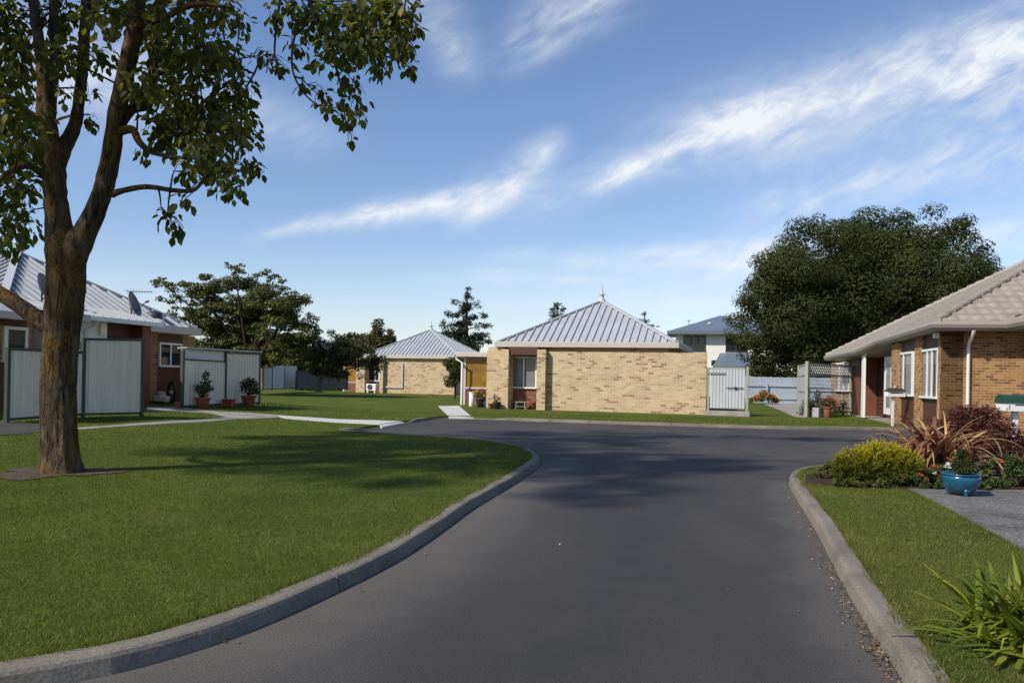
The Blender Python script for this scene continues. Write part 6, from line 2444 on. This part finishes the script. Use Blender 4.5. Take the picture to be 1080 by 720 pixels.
limbs_def = [
    [(67, 285, .0, 30), (64, 255, .0, 33), (59, 215, .04, 28), (57, 185, .06, 28), (54, 160, .08, 27), (49, 130, .1, 24), (46, 90, .12, 16), (43, 55, .15, 13), (38, 25, .2, 13), (35, 0, .25, 12), (26, -60, .3, 10), (10, -150, .4, 9), (-10, -260, .5, 4)],
    [(51, 128, .1, 18), (54, 98, .2, 15), (58, 65, .3, 13), (57, 30, .4, 12), (56, 0, .5, 11), (52, -80, .6, 8), (40, -180, .7, 4)],
    [(69, 292, .0, 34), (77, 268, -.03, 36), (92, 240, -.06, 27), (104, 214, -.1, 24), (112, 188, -.12, 23), (118, 158, -.15, 21), (123, 120, -.2, 20), (131, 85, -.3, 20), (138, 52, -.36, 20), (143, 25, -.4, 18), (148, -10, -.5, 16), (165, -80, -.7, 12), (175, -170, -.8, 9), (180, -300, -.8, 4)],
    [(58, 180, .1, 22), (68, 155, .25, 19), (79, 132, .4, 16), (84, 100, .5, 14), (88, 60, .6, 14), (91, 0, .8, 13), (100, -80, 1.0, 9), (110, -200, 1.2, 4)],
    [(120, 140, -.18, 16), (138, 116, -.05, 13), (156, 108, .05, 14), (161, 80, .1, 12), (166, 40, .2, 11), (171, 0, .3, 10), (195, -70, .2, 9), (250, -100, 0, 8), (300, -70, -.2, 6)],
    [(66, 356, .0, 26), (48, 343, -.05, 21), (20, 322, -.1, 19), (-10, 304, -.15, 17), (-60, 280, -.2, 14), (-140, 220, -.3, 10), (-220, 150, -.3, 5)],
    [(118, 205, -.12, 8), (130, 201, -.15, 6), (155, 197, -.2, 5.5), (185, 201, -.25, 5), (205, 200, -.3, 4), (218, 185, -.3, 2.5)],
    [(128, 138, -.2, 11), (140, 137, -.3, 8), (147, 150, -.4, 7), (160, 160, -.45, 5.5), (185, 166, -.5, 4), (215, 168, -.55, 3), (245, 180, -.6, 2)],
    [(300, -70, -.2, 6), (322, -20, -.3, 5), (330, 15, -.35, 4), (345, 38, -.4, 4), (368, 42, -.45, 3.5), (395, 40, -.5, 3), (420, 25, -.5, 2)],
    [(330, 10, -.35, 3), (312, 35, -.4, 2.4), (308, 70, -.4, 2), (318, 95, -.42, 1.8), (335, 112, -.45, 1.4)],
    [(300, -70, -.2, 4), (298, -20, -.3, 3), (292, 25, -.4, 2.4), (290, 60, -.4, 2), (300, 85, -.4, 1.5)],
    [(345, 38, -.4, 3), (352, 60, -.45, 2.2), (358, 85, -.5, 1.8), (362, 110, -.5, 1.5), (366, 138, -.5, 1.2)],
    [(380, 42, -.45, 2.5), (398, 58, -.5, 2), (420, 62, -.5, 1.5), (432, 72, -.5, 1)],
    [(48, 130, .12, 14), (25, 118, .0, 10), (0, 100, -.2, 8), (-60, 70, -.4, 6)],
    [(52, 190, .05, 10), (30, 175, -.2, 7), (5, 185, -.4, 5), (-20, 215, -.5, 3)],
    [(161, 80, .1, 7), (185, 72, 0, 5), (215, 75, -.1, 4), (245, 70, -.2, 3), (268, 78, -.2, 2)],
    [(139, 30, -.4, 8), (170, 20, -.6, 6), (205, 5, -.8, 5), (240, 8, -.9, 3)],
    [(175, -170, -.8, 6), (240, -220, -1, 5), (330, -220, -1, 4), (400, -150, -.9, 3), (430, -50, -.7, 2), (425, 20, -.6, 1.5)],
]
ALL = []
for q in limbs_def:
    pts, rad = limb(q)
    ALL.append((pts, rad))
    part('limb', MB().tube(pts, rad, 12 if q[0][3] > 12 else 8, jitter=.05 if q[0][3] > 12 else .02), M['bark'] if q[0][3] > 7 else M['twig'], bt)

# leaf clusters : visible ones follow the photograph, the unseen rest fills the crown, shaped for the shade it casts
vis = [(8, 28, 40), (0, 80, 38), (22, 62, 26), (18, 125, 32), (2, 165, 32), (8, 205, 28), (14, 238, 26), (8, 262, 16), (30, 150, 26), (32, 195, 18), (62, 18, 26), (70, 60, 22), (110, 14, 26), (106, 60, 20), (150, 30, 26),
       (188, 14, 30), (180, 52, 26), (200, 72, 22), (228, 8, 26), (252, 22, 16), (150, 88, 22), (184, 104, 32), (220, 118, 28), (246, 92, 26), (214, 52, 24), (236, 58, 22),
       (254, 128, 22), (268, 178, 14), (262, 152, 16), (244, 182, 20), (214, 160, 24), (182, 146, 24), (200, 182, 14), (248, 203, 12), (232, 196, 12), (177, 232, 14), (186, 243, 9), (153, 160, 9), (170, 128, 20), (95, 128, 9), (92, 100, 12), (72, 100, 12), (228, 140, 22), (204, 132, 18), (130, 8, 16), (195, 210, 9),
       (302, 12, 20), (330, 16, 24), (362, 16, 28), (396, 12, 30), (422, 16, 22), (437, 30, 11), (358, 46, 24), (388, 48, 24), (414, 56, 17), (432, 70, 9), (430, 52, 10),
       (342, 66, 15), (368, 80, 16), (374, 104, 15), (366, 128, 11), (338, 102, 12), (352, 112, 12), (379, 122, 9), (278, 62, 13), (314, 48, 12), (300, 70, 9), (398, 74, 11), (371, 148, 5), (290, 20, 12), (318, 90, 7), (418, 40, 18)]
CL = []
for px, py, r in vis:
    for j in range(2 if r > 21 else 1):
        d = (rnd.uniform(-.2, 1.5) if rnd.random() < .8 else rnd.uniform(-1.2, 0)) if px < 175 else rnd.uniform(-1.0, .8) if px < 290 else rnd.uniform(-.9, .3)
        CL.append((tp(px, py, d), r * KP))
for i in range(430):
    while True:
        q = Vector((rnd.uniform(-1, 1), rnd.uniform(-1, 1), rnd.uniform(-1, 1)))
        if .35 < q.length < 1:
            break
    p = Vector((TREE.x - .4 + q.x * 6.4, TREE.y - .3 + q.y * 5.6, 8.0 + q.z * 3.7))
    # keep the fill out of the frame so that the silhouette stays as seen
    px_ = PPX + (p.x / p.y) * FPX
    py_ = PPY - (p.z - EYE) / p.y * FPX
    if p.y < 1.5 or (py_ > -25 and px_ > -20):
        continue
    q_ = (p.z - .3) / math.tan(SUN_EL)
    sx_, sy_ = p.x + q_ * math.sin(SUN_AZ), p.y + q_ * math.cos(SUN_AZ)
    if sx_ > 2.7 and sy_ < 18:  # drops unseen clusters whose shadow would reach the garden bed
        continue
    CL.append((p, rnd.uniform(.34, .55)))
C, D, NN, L = [], [], [], []
lp = [(p, r) for pts, rad in ALL for p, r in zip(pts, rad)]
LP = np.array([tuple(p) for p, r in lp])
mb = MB()
for c, r in CL:
    c = Vector(c)
    j = int(np.argmin(((LP - np.array(c)) ** 2).sum(1)))
    a = Vector(LP[j])
    if (c - a).length > .15 and (c - a).length < 2.6:
        sag = Vector((rnd.uniform(-.1, .1), rnd.uniform(-.1, .1), rnd.uniform(-.02, .16)))
        mid = a.lerp(c, .55) + sag
        mb.tube([a, a.lerp(mid, .55) + Vector((0, 0, .03)), mid, c, c + Vector((rnd.uniform(-.08, .08), 0, -r * .5))], [.013, .010, .007, .005, .003], 5, cap=False)
        for _ in range(3):
            e = c + Vector(unit(1)[0]) * r * .9
            mb.tube([mid, mid.lerp(e, .5) + Vector((0, 0, .05)), e], [.005, .004, .002], 4, cap=False)
    k = int((105 if c.z < 6 else 62) * (r / .32) ** 1.7)
    u_ = unit(k)
    rr = nrg.random(k) ** .45
    pos = np.array(c) + u_ * rr[:, None] * np.array([r, r * 1.05, r * .95])
    C.append(pos)
    out_ = u_ * .7 + unit(k) * .55
    out_[:, 2] -= nrg.uniform(.4, 1.3, k)
    D.append(out_)
    nn_ = u_ + unit(k) * .8
    nn_[:, 2] += .5
    NN.append(nn_)
    L.append(nrg.uniform(.060, .135, k) * (1.0 if c.z < 6 else 1.3))
C, D, NN, L = map(np.concatenate, (C, D, NN, L))
V, F = leaf_mesh(C, D, NN, L, L * .62, .12, True)
cr = npmesh('crown', V, F, M['leaf_near'], bt)
part('twigs', mb, M['twig'], bt)['kind'] = 'stuff'

# ------------------------------------------------------------------ grass blades on the near lawns
def in_poly(P, poly):
    x, y = P[:, 0], P[:, 1]
    ins = np.zeros(len(P), bool)
    n = len(poly)
    for i in range(n):
        x1, y1 = poly[i][0], poly[i][1]
        x2, y2 = poly[(i + 1) % n][0], poly[(i + 1) % n][1]
        if y1 == y2:
            continue
        cnd = (y1 > y) != (y2 > y)
        xx = (x2 - x1) * (y - y1) / (y2 - y1) + x1
        ins ^= cnd & (x < xx)
    return ins


def Tn(x, y):
    a = np.clip((-4.2 - x) / 6.5, 0, 1)
    b = np.clip((y - 9) / 10, 0, 1)
    return .24 * a * a * (3 - 2 * a) * b * b * (3 - 2 * b)


def blades(name, poly, holes, bands, label, edge=None, mat_='grass'):
    VV, FF = [], []
    o = 0
    for y0, y1, dens, h, w in bands:
        xa_, xb_ = -.70 * y1 - .3, .70 * y1 + .3
        n = int((xb_ - xa_) * (y1 - y0) * dens)
        P = np.stack([nrg.uniform(xa_, xb_, n), nrg.uniform(y0, y1, n)], 1)
        ok = in_poly(P, poly) & (np.abs(P[:, 0]) < .69 * P[:, 1] + .3)
        for hp in holes:
            ok &= ~in_poly(P, hp)
        P = P[ok]
        k = len(P)
        if not k:
            continue
        a = nrg.uniform(0, 2 * np.pi, k)
        hh = h * nrg.uniform(.45, 1.25, k)
        ww = w * nrg.uniform(.7, 1.3, k)
        z = Tn(P[:, 0], P[:, 1]) + LAWN
        b = np.stack([P[:, 0], P[:, 1], z - .003], 1)
        sd_ = np.stack([np.cos(a), np.sin(a), np.zeros(k)], 1) * ww[:, None] / 2
        ln_ = nrg.normal(0, .45, (k, 2))
        tip = b + np.stack([ln_[:, 0] * hh, ln_[:, 1] * hh, hh], 1)
        V = np.stack([b - sd_, b + sd_, tip], 1).reshape(-1, 3)
        VV.append(V)
        FF.append(np.arange(k * 3).reshape(k, 3) + o)
        o += k * 3
    if edge is not None:
        E, sgn = edge
        A_ = np.array([(p.x, p.y) for p in E])
        dd = np.linalg.norm(np.diff(A_, axis=0), axis=1)
        k = 16000
        j = nrg.choice(len(dd), k, p=dd / dd.sum())
        f = nrg.random(k)[:, None]
        P = A_[j] * (1 - f) + A_[j + 1] * f
        tt = (A_[j + 1] - A_[j]) / dd[j][:, None]
        nn = np.stack([-tt[:, 1], tt[:, 0]], 1) * sgn
        P = P + nn * (KW + nrg.uniform(-.012, .05, k) + .025 * np.sin(P[:, :1].sum(1) * 3.1) + .02 * np.sin(P[:, 1] * 7.3))[:, None]
        ok = (P[:, 1] > 2.5) & (P[:, 1] < 14)
        P, nn = P[ok], nn[ok]
        k = len(P)
        hh = nrg.uniform(.02, .055, k)
        b = np.stack([P[:, 0], P[:, 1], np.full(k, LAWN - .01)], 1)
        a = nrg.uniform(0, 2 * np.pi, k)
        sd_ = np.stack([np.cos(a), np.sin(a), np.zeros(k)], 1) * .003
        ln_ = nrg.normal(0, .45, (k, 2)) - nn * .12
        tip = b + np.stack([ln_[:, 0] * hh, ln_[:, 1] * hh, hh + .01], 1)
        VV.append(np.stack([b - sd_, b + sd_, tip], 1).reshape(-1, 3))
        FF.append(np.arange(k * 3).reshape(k, 3) + o)
    ob = npmesh(name, np.concatenate(VV), np.concatenate(FF), M[mat_])
    tag(ob, label, 'grass', None, 'stuff')
    return ob


ringp = [(TREE.x + (p.x - TREE.x) * (.80 + .12 * math.sin(i * 2.3)), TREE.y + (p.y - TREE.y) * (.80 + .12 * math.sin(i * 1.7))) for i, p in enumerate(ring)]
pathp = [[tuple(gp(a, b, LAWN)) for a, b in q] for q in (
    [(155, 428.5), (190, 428.5), (208, 431.5), (233, 433.8), (262, 434.8), (292, 437.2), (428, 445.4), (407, 449.2), (296, 440), (251, 441.5), (215, 444.6), (150, 448), (100, 451.5), (60, 454), (60, 452), (100, 449.3), (150, 445.6), (215, 441.8), (239.5, 439), (222, 435.2), (190, 433.2), (155, 433)],
    [(462, 428), (484, 427.6), (500, 441.2), (474, 440.4)], [(-160, 440), (20, 444.5), (42, 447), (44, 455), (20, 457.5), (-160, 466)])]
lp_ = [(p.x, p.y) for p in lawn_edge] + [(34, 20), (60, 30), (60, 140), (-80, 140), (-80, -8), (-14, -8)]
vp_ = [(p.x, p.y) for p in offset(right_edge, -(KW - .01))[::-1]] + [(-2.0, -8), (30, -8), (30, 15)]
bedp = [tuple(gp(a, b, LAWN)) for a, b in bed_front + bed_back]
drp = [tuple(gp(a, b, LAWN)) for a, b in drive]
blades('grass', lp_, [ringp] + pathp, [(3.0, 5.5, 7500, .023, .0042), (5.5, 8, 4400, .024, .0052), (8, 12, 1900, .025, .007), (12, 18, 650, .028, .012), (18, 28, 200, .03, .02)], 'short mown green grass of the left and far lawns', (left_edge, 1))
blades('verge_grass', vp_, [bedp, drp], [(3.0, 5.5, 7500, .024, .0042), (5.5, 8, 4400, .025, .0052), (8, 12, 1900, .026, .007)], 'short mown grass of the right verge beside the kerb', (right_edge, -1), 'grass_dry')

# ------------------------------------------------------------------ dead leaves along the right kerb
C = []
i = 0
while len(C) < 520:
    i += 1
    s = rnd.random()
    k = rnd.randrange(len(right_edge) - 1)
    p = right_edge[k].lerp(right_edge[k + 1], rnd.random())
    if not (3.0 < p.y < 9.5) or rnd.random() > 1.15 - p.y / 10:
        continue
    t_ = (right_edge[k + 1] - right_edge[k]).normalized()
    nn_ = Vector((-t_.y, t_.x))
    d = abs(rnd.gauss(0, .05)) + .006
    C.append((p.x + nn_.x * d, p.y + nn_.y * d, .006 + rnd.random() * .015))
for _ in range(90):
    k = rnd.randrange(len(right_edge) - 1)
    p = right_edge[k].lerp(right_edge[k + 1], rnd.random())
    if 3 < p.y < 9:
        t_ = (right_edge[k + 1] - right_edge[k]).normalized()
        nn_ = Vector((t_.y, -t_.x))
        d = KW + abs(rnd.gauss(0, .05))
        C.append((p.x + nn_.x * d, p.y + nn_.y * d, LAWN + .02))
for _ in range(70):
    k = rnd.randrange(len(left_edge) - 1)
    p = left_edge[k].lerp(left_edge[k + 1], rnd.random())
    if 3 < p.y < 14:
        t_ = (left_edge[k + 1] - left_edge[k]).normalized()
        nn_ = Vector((t_.y, -t_.x))
        d = abs(rnd.gauss(0, .12)) + .01
        C.append((p.x + nn_.x * d, p.y + nn_.y * d, .008))
for _ in range(40):
    C.append((rnd.uniform(-1, 2.2), rnd.uniform(3.5, 12), .006))
for _ in range(70):
    x_, y_ = rnd.uniform(-5, -1.2), rnd.uniform(4.5, 12)
    if x_ > -.45 * y_ + 2.2 - 2.4:
        continue
    C.append((x_, y_, LAWN + .028))
C = np.array(C)
k = len(C)
D = unit(k); D[:, 2] *= .25
NN = unit(k) * .45 + np.array([0, 0, 1.0])
L = nrg.uniform(.010, .028, k)
V, F = leaf_mesh(C, D, NN, L, L * .6, .15)
V[:, 2] = np.maximum(V[:, 2], .003)
tag(npmesh('leaf_litter', V, F, M['litter']), 'dry brown fallen leaves lying along the right kerb', 'leaf litter', None, 'stuff')
